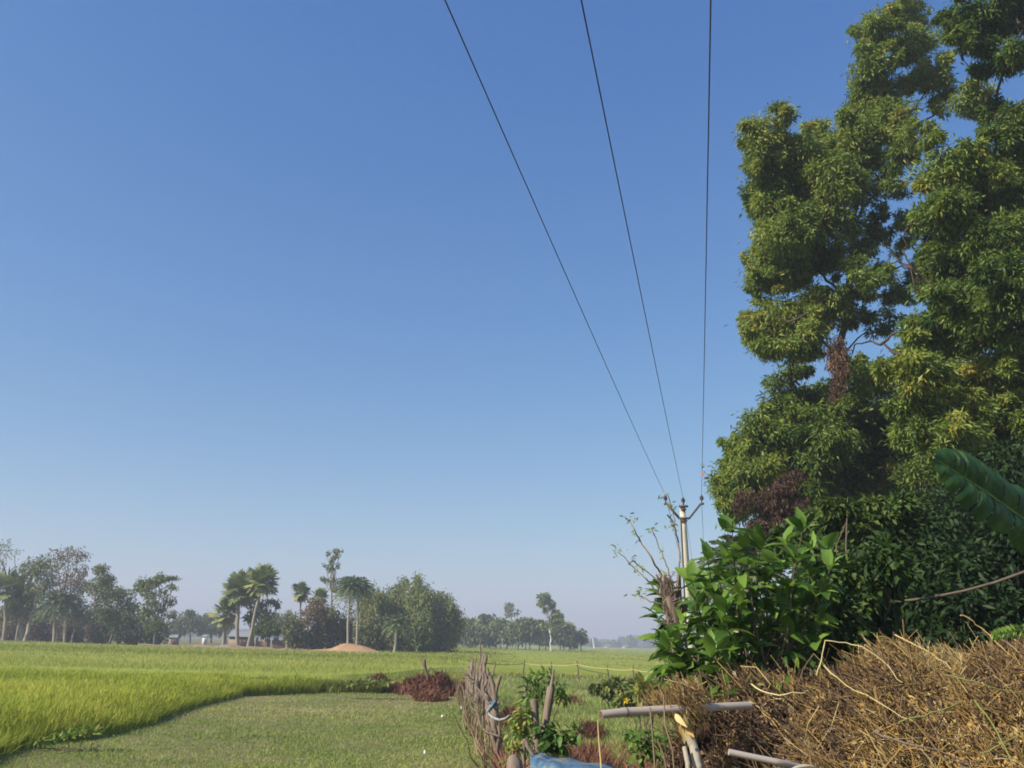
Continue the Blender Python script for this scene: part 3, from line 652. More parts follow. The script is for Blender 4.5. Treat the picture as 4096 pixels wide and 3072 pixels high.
# ---- middle-distance tree row (about 230 m away)
rowspec = [(1855, 2500, 46, 'first tree of the hazy row, right beside the bamboo'), (1900, 2515, 40, 'low round tree second in the hazy row'), (1940, 2490, 44, 'domed tree with a flat umbrella top in the hazy row'), (1985, 2510, 42, 'low tree between the umbrella-topped and the slim tall tree'), (2030, 2512, 40, 'low tree beneath the slim tall tree of the hazy row'), (2075, 2500, 44, 'broad tree right of the slim tall tree'), (2120, 2498, 42, 'broad tree in the middle of the hazy row'), (2160, 2505, 38, 'rounded tree left of the white-trunked tall tree'), (2240, 2505, 40, 'tree right behind the white-trunked tall tree'), (2275, 2520, 30, 'shorter tree near the right end of the hazy row'), (2322, 2535, 22, 'small open tree, last at the right end of the hazy row')]
rowspec += [(1875, 2495, 40, 'rounded tree between the first and second of the hazy row'), (2005, 2495, 40, 'rounded tree just left of the slim tall tree'), (2100, 2485, 36, 'tallest rounded tree in the middle of the hazy row'), (2185, 2510, 34, 'low rounded tree at the foot of the white-trunked tall tree'), (2255, 2505, 34, 'rounded tree two places right of the white trunk')]
for i, (px, py, rx, lb) in enumerate(rowspec):
    d = 175 + rng.uniform(-8, 14); bot = 2588; ry = (bot - py) / 2; py -= 16 if i != 10 else 0; rx *= 1.15
    cl = [(px, py + 12, rx * .55, 16, .1), (px - rx * .4, py + 26, rx * .5, 20), (px + rx * .4, py + 24, rx * .5, 20), (px, py + 44, rx * .8, 20, -.05), (px + rng.uniform(-10, 10), py + 62, rx * .9, 20, -.15)]
    if i == 2: cl.append((px + 5, py - 8, 30, 10, .1))
    if i == 10: cl = [(2322, 2535, 18, 14, 0, .7), (2335, 2555, 14, 10, 0, .5), (2305, 2550, 12, 12, 0, .5)]
    tree_px(lb, d, px + rng.uniform(-4, 4), cl, LEAF_FAR, .8, 300, trunk_px=4, name='field_edge_tree', group='trees of the hazy row across the field', vb=.5 if i % 2 else .42)
tree_px('slim tall sparse tree rising behind the left part of the hazy row', 235, 2042, [(2038, 2418, 16, 12, 0, .5), (2030, 2435, 12, 12, 0, .35), (2048, 2432, 12, 14, 0, .4), (2034, 2455, 16, 14, 0, .4), (2075, 2452, 14, 8, 0, .2)], LEAF_OLIVE, .7, 260, trunk_px=4, name='tall_tree', join=.8, barkmat=BARK_PALE)
tree_px('tallest white-trunked tree in the hazy row, crown split in two', 160, 2203, [(2175, 2388, 20, 14, 0, .8), (2168, 2408, 14, 16, 0, .6), (2190, 2402, 14, 16, 0, .6), (2205, 2415, 12, 10, 0, .4), (2185, 2435, 14, 10, 0, .25), (2225, 2450, 18, 14, .1, .7), (2230, 2470, 20, 18, .1, .9), (2215, 2500, 30, 24, 0, 1)], LEAF_FAR, .65, 300, trunk_px=5, name='tall_tree', barkmat=WHITEWASH, join=.4, vb=.55)
mb = MB(); b = BASE(2378, 330); t = P(2371, 2553, 330); tube(mb, curve(b, t, 4), np.linspace(.34, .24, 5), 8); tag(mb.build('distant_pole', WHITEWASH, None, b), 'lone white pole standing in the far field right of the hazy row', 'pole')
for px, lb in [(2290, 'tiny pale farmhouse nearest the lone white pole'), (2430, 'tiny pale farmhouse in the middle of the far field edge'), (2500, 'tiny pale farmhouse left of the pruned trunk')]:
    shed(lb, 520, px - 12, px + 12, 2586, 2580, MUDWALL, WHITEWASH, 'farmhouse', 'house')

# ================================================================== POWER LINE
PD = 31.0
def Cpole(d, top_px, top_py, base_px, label, s=1.0, det=True):
    b = BASE(base_px, d); t = P(top_px, top_py, d); root = thing('electric_pole', label, 'utility pole', b, 'poles of the power line'); o = b
    H = t.z; up = (t - b)
    m_ = MB(); n = 8
    for k in range(n):
        p0 = b.lerp(t, k / n); p1 = b.lerp(t, (k + 1) / n); w0 = .36 - .17 * k / n; w1 = .36 - .17 * (k + 1) / n
        V = [];
        for p, w_ in ((p0, w0), (p1, w1)):
            V += [(p.x - w_ / 2, p.y - .07, p.z), (p.x + w_ / 2, p.y - .07, p.z), (p.x + w_ / 2, p.y + .07, p.z), (p.x - w_ / 2, p.y + .07, p.z)]
        m_.add(V, [(0, 1, 5, 4), (1, 2, 6, 5), (2, 3, 7, 6), (3, 0, 4, 7)] + ([(4, 5, 6, 7)] if k == n - 1 else []))
    m_.build('shaft', CONC, root, o)
    m_ = MB(); yf = t.y - .11
    za = t.z - .42; xa = t.x + .02; q = [(-.71, .52), (-.62, .52), (-.17, 0), (.20, 0), (.66, .56), (.76, .56)]
    pts = [(xa + u, yf, za + v) for u, v in q]
    for i in range(5):
        a, c_ = Vector(pts[i]), Vector(pts[i + 1]); dv = (c_ - a); ang = math.atan2(dv.z, dv.x)
        box(m_, (a + c_) / 2 + Vector((0, -.001 * i, 0)), (dv.length + .03, .06, .075), .5, Matrix.Rotation(-ang, 3, 'Y'))
    m_.build('crossarm', STEEL, root, o)
    m_ = MB(); box(m_, (xa, yf, za - .09), (.26, .05, .05)); m_.build('clamp', STEEL, root, o); m_ = MB(); box(m_, (xa, yf, t.z + .03), (.34, .10, .07)); m_.build('top_bracket', STEEL, root, o); m_ = MB(); box(m_, (xa, yf + .03, t.z - .08), (.2, .16, .05)); m_.build('clamp', STEEL, root, o)
    tips = []
    for (dx, z0) in ((-.665, za + .54), (0, t.z + .05), (.70, za + .58)):
        m_ = MB(); zz = z0 + .12
        rs = [.02, .02, .075, .075, .035, .085, .085, .035, .075, .07, .03, .03]; zs = [-.14, 0, .01, .035, .045, .06, .085, .095, .115, .14, .15, .20]
        tube(m_, [(xa + dx, yf, zz + a) for a in zs], rs, 12); m_.build('insulator', PORC, root, o, smooth=False)
        tips.append(Vector((xa + dx, yf, zz + .19)))
    m_ = MB(); tube(m_, [(b.x - .19, b.y - .09, .1), (t.x - .1, t.y - .09, za)], .012, 5); m_.build('earth_wire', WIRE, root, o)
    return tips
t1 = Cpole(PD, 2729, 2030, 2775, 'tall concrete pole with a V-shaped crossarm behind the leafy shrub')
t2 = Cpole(84.0, 2792, 2385, 2815, 'next concrete pole of the line, far behind the leafy shrub')
tops = [(1780, 0), (2325, 0), (2843, 0)]
for i, ((px, py), lb) in enumerate(zip(tops, ['leftmost of the three overhead wires', 'middle one of the three overhead wires', 'rightmost of the three overhead wires'])):
    a = t1[i]; v = ROT3 @ Vector((px - 2048, 1536 - py, -FPX)); zt = 6.75
    q = Vector((0, 0, CAM_Z)) + v * ((zt - CAM_Z) / v.z)
    dirv = (q - a); e = a + dirv * 2.1; e.z = a.z
    m_ = MB()
    # parabola through a, q and the far support e behind the camera
    s = 1 / 2.1; sag = (a.z + (e.z - a.z) * s - q.z) / (4 * s * (1 - s))
    tube(m_, curve(a, e, 60, sag=sag), .0068, 6)
    tube(m_, curve(a, t2[i], 24, sag=.45), .0085, 5)
    tag(m_.build('overhead_wire', WIRE, None, a), 'thin dark ' + lb + ', running down to the concrete pole', 'wire', 'overhead wires')
    if i == 2: wire3 = (a, e, sag)
a, e, sag = wire3
best = min((abs((lambda p: (ROT3.transposed() @ (p - Vector((0, 0, CAM_Z)))))(Vector(tuple(c))).y / -(ROT3.transposed() @ (Vector(tuple(c)) - Vector((0, 0, CAM_Z)))).z * FPX - (1536 - 1884)), tuple(c)) for c in curve(a, e, 400, sag=sag)[:150])
c = np.array(best[1]); mb = MB()
leaves(mb, np.array([c + [0, 0, .06], c + [.02, 0, .02], c + [-.01, 0, -.02]]), np.array([[.3, 0, .4], [.7, .2, -.8], [.3, 0, -1.]]), .16, .09, .5)
tag(mb.build('wire_scrap', ORANGE, None, c), 'small orange scrap caught on the rightmost overhead wire', 'scrap')

# ================================================================== BIG TREES AT RIGHT
K = 1.852
def big_tree(label, name, d, base_px, cl, trunkpath, limbs_px, leaf, nl, dspread, leafmat, extra=None, droop=.7, vb=.42, aspect=.32, sub=.42, fill=None):
    b = BASE(base_px, d); root = thing(name, label, 'tree', b)
    C = []
    for e in cl:
        x_, y_, rx, ry = [q * K for q in e[:4]]; tone = e[4] if len(e) > 4 else 0; amt = e[5] if len(e) > 5 else 1  # tone puts sunlit and shaded parts of the crown into leaf colour
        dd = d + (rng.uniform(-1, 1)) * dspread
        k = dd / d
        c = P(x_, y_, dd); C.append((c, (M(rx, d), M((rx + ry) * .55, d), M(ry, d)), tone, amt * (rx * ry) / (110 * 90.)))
    if extra: C += extra
    t = MB()
    path = [P(x_ * K, y_ * K, d + .8 + o_) for x_, y_, o_, r in trunkpath]; path = [b] + path; rad = [trunkpath[0][3] * 1.25] + [q[3] for q in trunkpath]
    def wig(pp, j):
        A_ = [np.array(tuple(p), float) for p in pp]; o_ = []
        for a_, b_ in zip(A_[:-1], A_[1:]):
            for k in range(5): o_.append(a_ + (b_ - a_) * k / 5 + rng.normal(0, j, 3) * (k > 0))
        return o_ + [A_[-1]]
    pw = wig(path, .05); tube(t, pw, np.interp(np.linspace(0, len(rad) - 1, len(pw)), range(len(rad)), rad) * .8, 10, .4, wob=.25)
    for l in limbs_px:
        pp = wig([P(x_ * K, y_ * K, d + .7 + o_) for x_, y_, o_ in l[1]], .05)
        tube(t, pp, np.linspace(l[0] * .6, .012, len(pp)), 7, .3, wob=.3)
    A = np.array([tuple(p) for p in path[2:]] + [tuple(P(x_ * K, y_ * K, d + o_)) for l in limbs_px for x_, y_, o_ in l[1]])
    for c, r, tone, amt in C:
        c = np.array(c); j = A[np.argmin(np.linalg.norm(A - c, axis=1) + np.maximum(0, A[:, 2] - c[2]) * 1.0)]
        tube(t, curve(j, c, 6, sag=-.04 * np.linalg.norm(c - j), jit=.03), np.linspace(.035, .010, 7), 5, .3, cap=False)
        for s in range(4):
            e_ = c + nrm(rng.normal(0, 1, 3)) * np.array(r) * .8
            tube(t, curve(c * .7 + j * .3, e_, 4, jit=.04), np.linspace(.016, .005, 5), 4, .3, cap=False)
    t.build('trunk', BARK_DK, root, b)
    C0 = list(C); cc_ = np.array([tuple(c[0]) for c in C0])
    for i in range(len(C0)):       # looser sprays between neighbouring clumps, toned darker for interior shade
        dd_ = np.linalg.norm(cc_ - cc_[i], axis=1); nb = np.argsort(dd_)[1:5]
        for j_ in nb:
            if dd_[j_] < 2.6 and rng.rand() < .75:
                f_ = rng.uniform(.3, .7); q_ = cc_[i] * (1 - f_) + cc_[j_] * f_ + np.array([0, rng.uniform(-.2, 1.6), rng.uniform(-.15, .15)])
                rr2 = (np.array(C0[i][1]) + np.array(C0[j_][1])) * .5 * rng.uniform(.45, .8)
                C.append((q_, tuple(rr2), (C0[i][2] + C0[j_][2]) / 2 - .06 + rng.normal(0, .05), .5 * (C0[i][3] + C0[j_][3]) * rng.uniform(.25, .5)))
    for c, rr_, tone, amt in C0:
        for _ in range(6):
            u_ = nrm(rng.normal(0, 1, 3)); C.append((np.array(c) + u_ * np.array(rr_) * rng.uniform(.9, 1.45), tuple(np.array(rr_) * rng.uniform(.22, .42)), tone + rng.normal(.02, .1), amt * .13))
    m_ = MB(); canopy(m_, C, nl, leaf, aspect, droop, sub, vbase=vb, nsub=26); m_.build('crown', leafmat, root, b)
    return root, b
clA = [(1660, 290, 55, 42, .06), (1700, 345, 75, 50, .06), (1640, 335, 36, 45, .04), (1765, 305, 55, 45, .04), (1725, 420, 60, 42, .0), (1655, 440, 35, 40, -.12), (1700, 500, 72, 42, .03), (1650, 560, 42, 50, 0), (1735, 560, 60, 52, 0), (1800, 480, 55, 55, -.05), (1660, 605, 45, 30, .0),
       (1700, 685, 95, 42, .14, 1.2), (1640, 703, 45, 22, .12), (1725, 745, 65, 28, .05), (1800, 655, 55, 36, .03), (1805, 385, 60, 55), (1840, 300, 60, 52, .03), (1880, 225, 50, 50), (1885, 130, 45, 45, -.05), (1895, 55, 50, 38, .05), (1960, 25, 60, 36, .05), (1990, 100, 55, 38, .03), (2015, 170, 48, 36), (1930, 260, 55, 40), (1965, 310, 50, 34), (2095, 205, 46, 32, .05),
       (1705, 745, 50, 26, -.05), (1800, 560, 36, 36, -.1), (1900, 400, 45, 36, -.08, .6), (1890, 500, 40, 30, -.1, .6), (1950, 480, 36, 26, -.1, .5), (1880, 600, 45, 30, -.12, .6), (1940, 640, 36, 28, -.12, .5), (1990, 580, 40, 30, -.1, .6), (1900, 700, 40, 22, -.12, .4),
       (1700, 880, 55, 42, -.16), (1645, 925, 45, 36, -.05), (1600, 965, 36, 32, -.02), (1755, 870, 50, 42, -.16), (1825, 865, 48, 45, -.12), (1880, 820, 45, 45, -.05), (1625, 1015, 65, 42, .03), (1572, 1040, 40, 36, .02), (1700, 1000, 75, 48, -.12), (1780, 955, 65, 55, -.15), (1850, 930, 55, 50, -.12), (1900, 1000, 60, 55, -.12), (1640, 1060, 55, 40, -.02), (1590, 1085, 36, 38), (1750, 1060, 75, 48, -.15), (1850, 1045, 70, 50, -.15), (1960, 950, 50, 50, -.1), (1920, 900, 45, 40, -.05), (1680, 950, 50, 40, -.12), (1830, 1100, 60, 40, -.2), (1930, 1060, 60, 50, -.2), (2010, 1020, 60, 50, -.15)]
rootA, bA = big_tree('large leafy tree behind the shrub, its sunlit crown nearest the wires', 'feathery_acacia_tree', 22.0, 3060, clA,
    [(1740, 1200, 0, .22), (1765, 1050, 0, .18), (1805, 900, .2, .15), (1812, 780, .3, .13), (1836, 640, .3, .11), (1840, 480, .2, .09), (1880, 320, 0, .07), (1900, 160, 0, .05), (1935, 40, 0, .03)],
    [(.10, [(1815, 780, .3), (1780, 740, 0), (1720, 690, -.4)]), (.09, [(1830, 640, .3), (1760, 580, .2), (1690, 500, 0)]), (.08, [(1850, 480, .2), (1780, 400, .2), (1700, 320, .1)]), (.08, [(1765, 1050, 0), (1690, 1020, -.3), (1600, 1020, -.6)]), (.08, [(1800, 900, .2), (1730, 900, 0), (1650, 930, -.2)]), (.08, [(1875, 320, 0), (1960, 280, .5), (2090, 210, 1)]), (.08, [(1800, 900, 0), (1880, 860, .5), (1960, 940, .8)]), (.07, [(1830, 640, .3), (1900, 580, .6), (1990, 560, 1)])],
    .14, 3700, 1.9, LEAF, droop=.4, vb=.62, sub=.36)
CREEP = mat('dead_creeper_leaves', [(0, (.030, .018, .014)), (.5, (.095, .058, .040)), (1, (.30, .19, .12))], .85, .1)
# dead creepers and a nest of leaves on the trunk, sunlight painted as paler tones
mb = MB()
cr = [(1685 + rng.normal(0, 40), 1100 + rng.normal(0, 28), rng.uniform(8, 22), rng.uniform(8, 20), 420, rng.uniform(.05, .5)) for _ in range(24)] + [(1690 + rng.normal(0, 22), 1160 + rng.normal(0, 16), 14, 18, 500, rng.uniform(.4, .8)) for _ in range(10)] + [(1808 + rng.normal(0, 8), 790 + rng.normal(0, 34), 11, 17, 260, rng.uniform(.2, .7)) for _ in range(9)]
for (x_, y_, rx, ry, n, tone) in cr:
    c = np.array(P(x_ * K, y_ * K, 19.6)); r = np.array([M(rx * K, 20), .5, M(ry * K, 20)]) * 1.2
    q = c + nrm(rng.normal(0, 1, (n, 3))) * rng.rand(n, 1) ** .4 * r
    leaves(mb, q, rng.normal(0, .5, (n, 3)) + [0, 0, -.8], .10, .028, np.clip(rng.normal(tone, .16, n), 0, 1))
mb.build('dead_creepers', CREEP, rootA, bA)
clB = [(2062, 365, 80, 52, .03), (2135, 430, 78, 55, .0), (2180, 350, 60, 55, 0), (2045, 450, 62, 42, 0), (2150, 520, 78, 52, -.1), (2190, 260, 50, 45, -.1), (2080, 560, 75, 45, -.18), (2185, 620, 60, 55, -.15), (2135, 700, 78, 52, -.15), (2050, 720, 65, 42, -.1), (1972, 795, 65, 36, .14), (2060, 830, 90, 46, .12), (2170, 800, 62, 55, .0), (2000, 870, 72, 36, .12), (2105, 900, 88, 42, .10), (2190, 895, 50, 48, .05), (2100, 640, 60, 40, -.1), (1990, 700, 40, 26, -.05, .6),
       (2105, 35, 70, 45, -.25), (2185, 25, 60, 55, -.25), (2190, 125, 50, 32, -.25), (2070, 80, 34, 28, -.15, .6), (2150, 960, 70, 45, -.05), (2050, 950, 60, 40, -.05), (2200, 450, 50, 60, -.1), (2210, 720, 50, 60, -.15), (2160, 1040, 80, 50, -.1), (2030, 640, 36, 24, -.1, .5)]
exB = []
for i in range(26):
    exB.append((np.array(P(2300 * K + rng.uniform(0, 900), rng.uniform(-500, 1800), 16 + rng.uniform(-2, 2))), (1.0, 1.1, .8), -.05, 1.1))
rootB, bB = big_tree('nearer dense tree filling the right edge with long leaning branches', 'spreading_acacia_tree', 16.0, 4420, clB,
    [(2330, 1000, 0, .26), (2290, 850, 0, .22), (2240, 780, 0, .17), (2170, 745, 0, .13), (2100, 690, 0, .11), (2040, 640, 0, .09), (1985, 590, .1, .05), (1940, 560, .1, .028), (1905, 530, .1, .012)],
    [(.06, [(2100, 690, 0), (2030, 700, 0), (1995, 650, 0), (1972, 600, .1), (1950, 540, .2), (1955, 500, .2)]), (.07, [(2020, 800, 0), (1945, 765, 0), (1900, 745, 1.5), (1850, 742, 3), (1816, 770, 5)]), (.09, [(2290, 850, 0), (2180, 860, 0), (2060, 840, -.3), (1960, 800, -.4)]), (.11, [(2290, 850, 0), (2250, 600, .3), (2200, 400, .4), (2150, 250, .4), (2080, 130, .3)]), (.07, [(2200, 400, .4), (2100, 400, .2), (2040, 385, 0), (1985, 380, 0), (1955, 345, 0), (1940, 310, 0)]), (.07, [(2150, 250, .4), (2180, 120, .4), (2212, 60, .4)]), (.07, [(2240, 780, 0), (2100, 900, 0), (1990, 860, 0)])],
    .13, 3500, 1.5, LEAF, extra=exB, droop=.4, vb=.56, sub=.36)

# date palm peeping out left of the big tree
date_palm('blue-green date palm half hidden between the pole and the big tree', 19.5, 2960, 2960, 2100, 185, 52, 60, leafl=.30, fr_seg=11, nleaf=46, group='feathery date palms in the village grove')

# ---- dark thicket under the big trees
def thicket(label, d, cl, leaf, nl, leafmat, vb=.35, aspect=.45, name='thicket_bush', droop=.35, depth=.7, grp='dark bushes under the big trees', sub=.4, big=False):
    x0 = cl[0][0] * K; b = BASE(x0, d); root = thing(name, label, 'bush', b, grp)
    t = MB(); m_ = MB(); C = []
    for (x_, y_, rx, ry) in cl:
        c = np.array(P(x_ * K, y_ * K, d + rng.uniform(-1, 1) * depth)); C.append((c, (M(rx * K, d), M((rx + ry) * K * .5, d), M(ry * K, d)), rng.normal(0, .06), rx * ry / (60 * 50.)))
        for s in range(3):
            f = np.array([b.x + rng.uniform(-.5, .5), b.y + rng.uniform(-.5, .5), 0])
            tube(t, curve(f, c + nrm(rng.normal(0, 1, 3)) * M(rx * K, d) * .6, 6, jit=.03), np.linspace(.03, .006, 7), 5, .4, cap=False)
    t.build('stem', BARK, root, b)
    canopy(m_, C, nl, leaf, aspect, droop, sub, vbase=vb); m_.build('foliage', leafmat, root, b); return root
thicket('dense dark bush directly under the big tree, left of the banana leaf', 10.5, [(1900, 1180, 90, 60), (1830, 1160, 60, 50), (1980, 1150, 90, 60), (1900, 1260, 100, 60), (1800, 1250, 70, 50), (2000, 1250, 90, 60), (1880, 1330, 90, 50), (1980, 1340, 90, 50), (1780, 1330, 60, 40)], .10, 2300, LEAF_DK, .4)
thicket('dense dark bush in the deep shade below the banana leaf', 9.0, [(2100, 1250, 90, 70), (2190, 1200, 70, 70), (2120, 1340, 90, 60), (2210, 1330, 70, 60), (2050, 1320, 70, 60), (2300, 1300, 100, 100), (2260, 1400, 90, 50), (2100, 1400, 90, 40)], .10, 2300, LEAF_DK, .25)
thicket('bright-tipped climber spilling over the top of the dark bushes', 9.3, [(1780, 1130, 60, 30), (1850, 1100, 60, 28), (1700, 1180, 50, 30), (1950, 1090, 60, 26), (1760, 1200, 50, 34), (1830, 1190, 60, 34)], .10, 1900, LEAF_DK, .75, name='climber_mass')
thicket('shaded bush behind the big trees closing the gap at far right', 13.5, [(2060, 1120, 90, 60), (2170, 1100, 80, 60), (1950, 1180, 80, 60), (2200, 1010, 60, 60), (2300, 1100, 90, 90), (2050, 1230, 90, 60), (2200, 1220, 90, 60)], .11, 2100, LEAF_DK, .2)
# bare creeper stem sagging across the dark bushes
mb = MB(); tube(mb, [tuple(P(*q)) for q in [(3450, 2370, 8), (3520, 2400, 7.9), (3600, 2405, 7.8), (3700, 2395, 7.7), (3850, 2365, 7.6), (3980, 2330, 7.5), (4090, 2290, 7.4), (4250, 2220, 7.4)]], .012, 6, .45); tag(mb.build('creeper_stem', BARK, None, P(3600, 2405, 7.8)), 'long bare creeper stem sagging across the dark bushes', 'stem')

# ---- banana plant: torn leaf reaching in from the right
b = BASE(4750, 5.4); root = thing('banana_plant', 'banana plant with one torn leaf reaching in from the right', 'banana plant', b)
mb = MB(); tube(mb, curve(b, (b.x + .05, b.y, 1.75), 5, jit=.01), np.linspace(.11, .07, 6), 10, .5); mb.build('pseudostem', RIB, root, b)
def banana_leaf(path, halfw, tears, flip=1, nrm_=(-.15, -.93, .25)):
    pts = [np.array(P(*q)) for q in path]
    # resample
    dense = []; 
    for i in range(len(pts) - 1):
        for k in range(8): dense.append(pts[i] + (pts[i + 1] - pts[i]) * k / 8)
    dense.append(pts[-1]); D = np.array(dense); n = len(D)
    tg = nrm(np.gradient(D, axis=0)); N0 = np.array(nrm_) / np.linalg.norm(nrm_)
    s = nrm(np.cross(tg, N0)); N1 = np.cross(s, tg)
    m_ = MB(); tube(m_, list(D), np.linspace(.004, .012, n), 5, .7); m_.build('midrib', RIB, root, b)
    m_ = MB()
    for sg in (-1, 1):
        for i in range(n - 1):
            gap = .35 if (i in tears[0 if sg < 0 else 1]) else .0
            t0 = i / (n - 1); t1_ = (i + 1) / (n - 1)
            w0 = halfw * min(1, math.sin(math.pi * min(.5, t0 * 1.1 + .06)) * 1.0); w1 = halfw * min(1, math.sin(math.pi * min(.5, t1_ * 1.1 + .06)))
            V = []
            for q, ww, tt, ii in ((D[i], w0, gap, i), (D[i + 1], w1, 0, i + 1)):
                for k in range(5):
                    f = k / 4
                    V.append(q + s[ii] * sg * ww * f * (1 if ii == i + 1 else 1 - gap * .4) + tg[ii] * (-ww * f * .35 + (gap * .12 * f if ii == i else 0)) + N1[ii] * (ww * .35 * math.sin(f * 2.6) - ww * .25 * f + .006 * math.sin(ii * 1.7 + f * 4)))
            m_.add(V, [(k, k + 1, 5 + k + 1, 5 + k) for k in range(4)], rng.uniform(.25, .6))
    m_.build('leaf_blade', BANANA, root, b, smooth=False)
banana_leaf([(3735, 1830, 4.4), (3840, 1900, 4.5), (3940, 1965, 4.6), (4096, 2077, 4.8), (4300, 2260, 5.0), (4600, 2500, 5.35)], .19, [{6, 9, 15, 19, 22, 30}, {8, 13, 17, 21, 27}])
banana_leaf([(4330, 1500, 4.9), (4420, 1700, 5.0), (4560, 2000, 5.2), (4720, 2480, 5.4)], .22, [{5, 15}, {9}], nrm_=(-.3, -.8, .5))
bright = [(4010, 2170, 4.6), (4060, 2150, 4.6)]
# bright fern-like sprig at the right edge
mb = MB(); b = P(4130, 2540, 4.3); root = thing('fern_sprig', 'bright green fern sprig at the right edge above the straw heap', 'fern', b)
st = [np.array(P(4160, 2530, 4.3)), np.array(P(4070, 2520, 4.25)), np.array(P(4000, 2535, 4.2)), np.array(P(3975, 2545, 4.2))]
tube(mb, st + [], [.004, .003, .002, .001], 4, .5, cap=False)
for i in range(26):
    t = i / 25; k = min(int(t * 3), 2); q = st[k] + (st[k + 1] - st[k]) * (t * 3 - k)
    for sg in (-1, 1): leaves(mb, q[None], np.array([[-.6, 0, sg * .8]]) + rng.normal(0, .1, (1, 3)), .055 * (1.05 - t * .6), .018, np.array([.9]))
mb.build('frond', LEAF_BIG, root, b)
mb = MB(); tube(mb, [tuple(P(4160, 2530, 4.3)), tuple(P(4200, 2700, 4.3)), tuple(BASE(4230, 4.4))], .006, 5, .5); mb.build('stem', LEAF_BIG, root, b)

# ================================================================== PRUNED TRUNK WITH SHOOTS
SD = 6.2
b = BASE(2722, SD); root = thing('pruned_tree', 'pruned gnarled trunk with thin bare shoots in front of the pole', 'tree', b)
mb = MB()
tp = [(2830, 3180), (2785, 2900), (2722, 2759), (2707, 2664), (2700, 2590), (2707, 2537), (2696, 2460), (2680, 2410), (2668, 2360), (2664, 2330)]
tube(mb, [tuple(P(x_, y_, SD)) for x_, y_ in tp], [.055, .052, .046, .048, .042, .042, .050, .052, .040, .015], 14, .5, wob=.6)
tube(mb, [tuple(P(x_, y_, SD + .02)) for x_, y_ in [(2700, 2480), (2716, 2430), (2714, 2370), (2716, 2290)]], [.045, .032, .02, .013], 9, .6, wob=.3)
tube(mb, [tuple(P(x_, y_, SD + .05)) for x_, y_ in [(2705, 2470), (2730, 2440), (2745, 2415)]], [.035, .03, .022], 8, .6, wob=.3)
for i in range(260):
    t = rng.rand() ** 1.6; x_, y_ = 2664 + rng.normal(6, 14) + 42 * t, 2330 + t * 380
    a = np.array(P(x_, y_, SD - .03)); tube(mb, [a, a + np.array([rng.normal(0, .03), -.02, rng.uniform(.01, .07)])], [.012, .003], 4, rng.uniform(.3, .9), cap=False)
mb.build('trunk', WOOD, root, b)
shoots = [[(2517, 2072), (2535, 2115), (2558, 2160), (2606, 2229), (2640, 2290), (2666, 2340)], [(2473, 2204), (2520, 2254), (2577, 2308), (2610, 2345), (2640, 2385)], [(2606, 2115), (2631, 2175), (2660, 2245), (2682, 2315), (2692, 2380)], [(2669, 1973), (2688, 2036), (2699, 2103), (2712, 2169), (2717, 2250), (2716, 2340)], [(2530, 2239), (2596, 2296), (2640, 2330), (2655, 2360)], [(2549, 2359), (2561, 2387), (2603, 2403), (2650, 2420)], [(2660, 2290), (2668, 2330), (2680, 2380)], [(2690, 2110), (2693, 2090), (2670, 2060)]]
tipl = MB()
for si, s_ in enumerate(shoots):
    m_ = MB(); pts = [np.array(P(x_, y_, SD + rng.uniform(-.06, .06))) for x_, y_ in s_]
    D = []
    for i in range(len(pts) - 1):
        for k in range(4): D.append(pts[i] + (pts[i + 1] - pts[i]) * k / 4 + rng.normal(0, .0035, 3))
    D.append(pts[-1]); r1 = .0085 if si in (0, 3) else .006
    tube(m_, D, np.linspace(.0035, r1, len(D)), 5, .55, cap=False); m_.build('shoot', TWIG, root, b)
    nl_ = 12 if si in (0, 1) else 6
    base = np.array(D[0]); q = base + rng.normal(0, 1, (nl_, 3)) * [.03, .02, .018]
    leaves(tipl, q, rng.normal(0, 1, (nl_, 3)) * [1.2, .5, .5], .045, .013, np.clip(rng.normal(.75, .15, nl_), 0, 1))
    for _ in range(2 + 2 * (si == 3)):
        k = rng.randint(1, max(2, len(D) // 2)); q = np.array(D[k]) + rng.normal(0, .012, (4, 3)); leaves(tipl, q, rng.normal(0, 1, (4, 3)), .045, .012, .8)
tipl.build('tip_leaves', LEAF, root, b)

# ================================================================== BROAD-LEAVED SHRUB
b = BASE(2980, 6.1); root = thing('broadleaf_shrub', 'glossy broad-leaved shrub standing behind the straw heap', 'shrub', b)
whorls = [(2600, 2345, -1), (2610, 2385, -1), (2590, 2475, -1), (2640, 2520, -1), (2600, 2560, -1), (2655, 2640, -1), (2640, 2420, -1), (2800, 2300, 0), (2830, 2240, 0), (2780, 2400, 0), (2820, 2350, 0), (2870, 2300, 0),
          (2930, 2130, 0), (2960, 2200, 0), (2900, 2250, 0), (2990, 2260, 0), (3040, 2200, 0), (3080, 2250, 0), (3020, 2150, 1), (2940, 2330, 0), (3000, 2350, 0), (3060, 2330, 0), (3120, 2290, 0), (3150, 2180, 0), (3210, 2120, 1), (3240, 2200, 0), (3180, 2250, 0), (2860, 2400, 0), (2900, 2450, 0), (2820, 2480, 0), (2770, 2520, 0), (2960, 2420, 0), (3040, 2430, 0), (3110, 2390, 0), (3180, 2350, 0), (2870, 2540, 0), (2930, 2520, 0), (3000, 2510, 0), (3080, 2500, 0), (2800, 2590, 0), (2760, 2660, 0), (2850, 2630, 0), (2940, 2600, 0), (3020, 2590, 0), (3100, 2580, 0), (3160, 2470, 0), (3220, 2420, 0), (3200, 2550, 0), (2830, 2700, 0), (2900, 2690, 0), (2980, 2680, 0), (3060, 2650, 0), (3150, 2640, 0), (3240, 2300, 0), (3300, 2200, 0), (3320, 2280, 0), (3290, 2380, 0), (3250, 2600, 0), (3280, 2500, 0), (2775, 2450, 0), (2780, 2740, 0)]
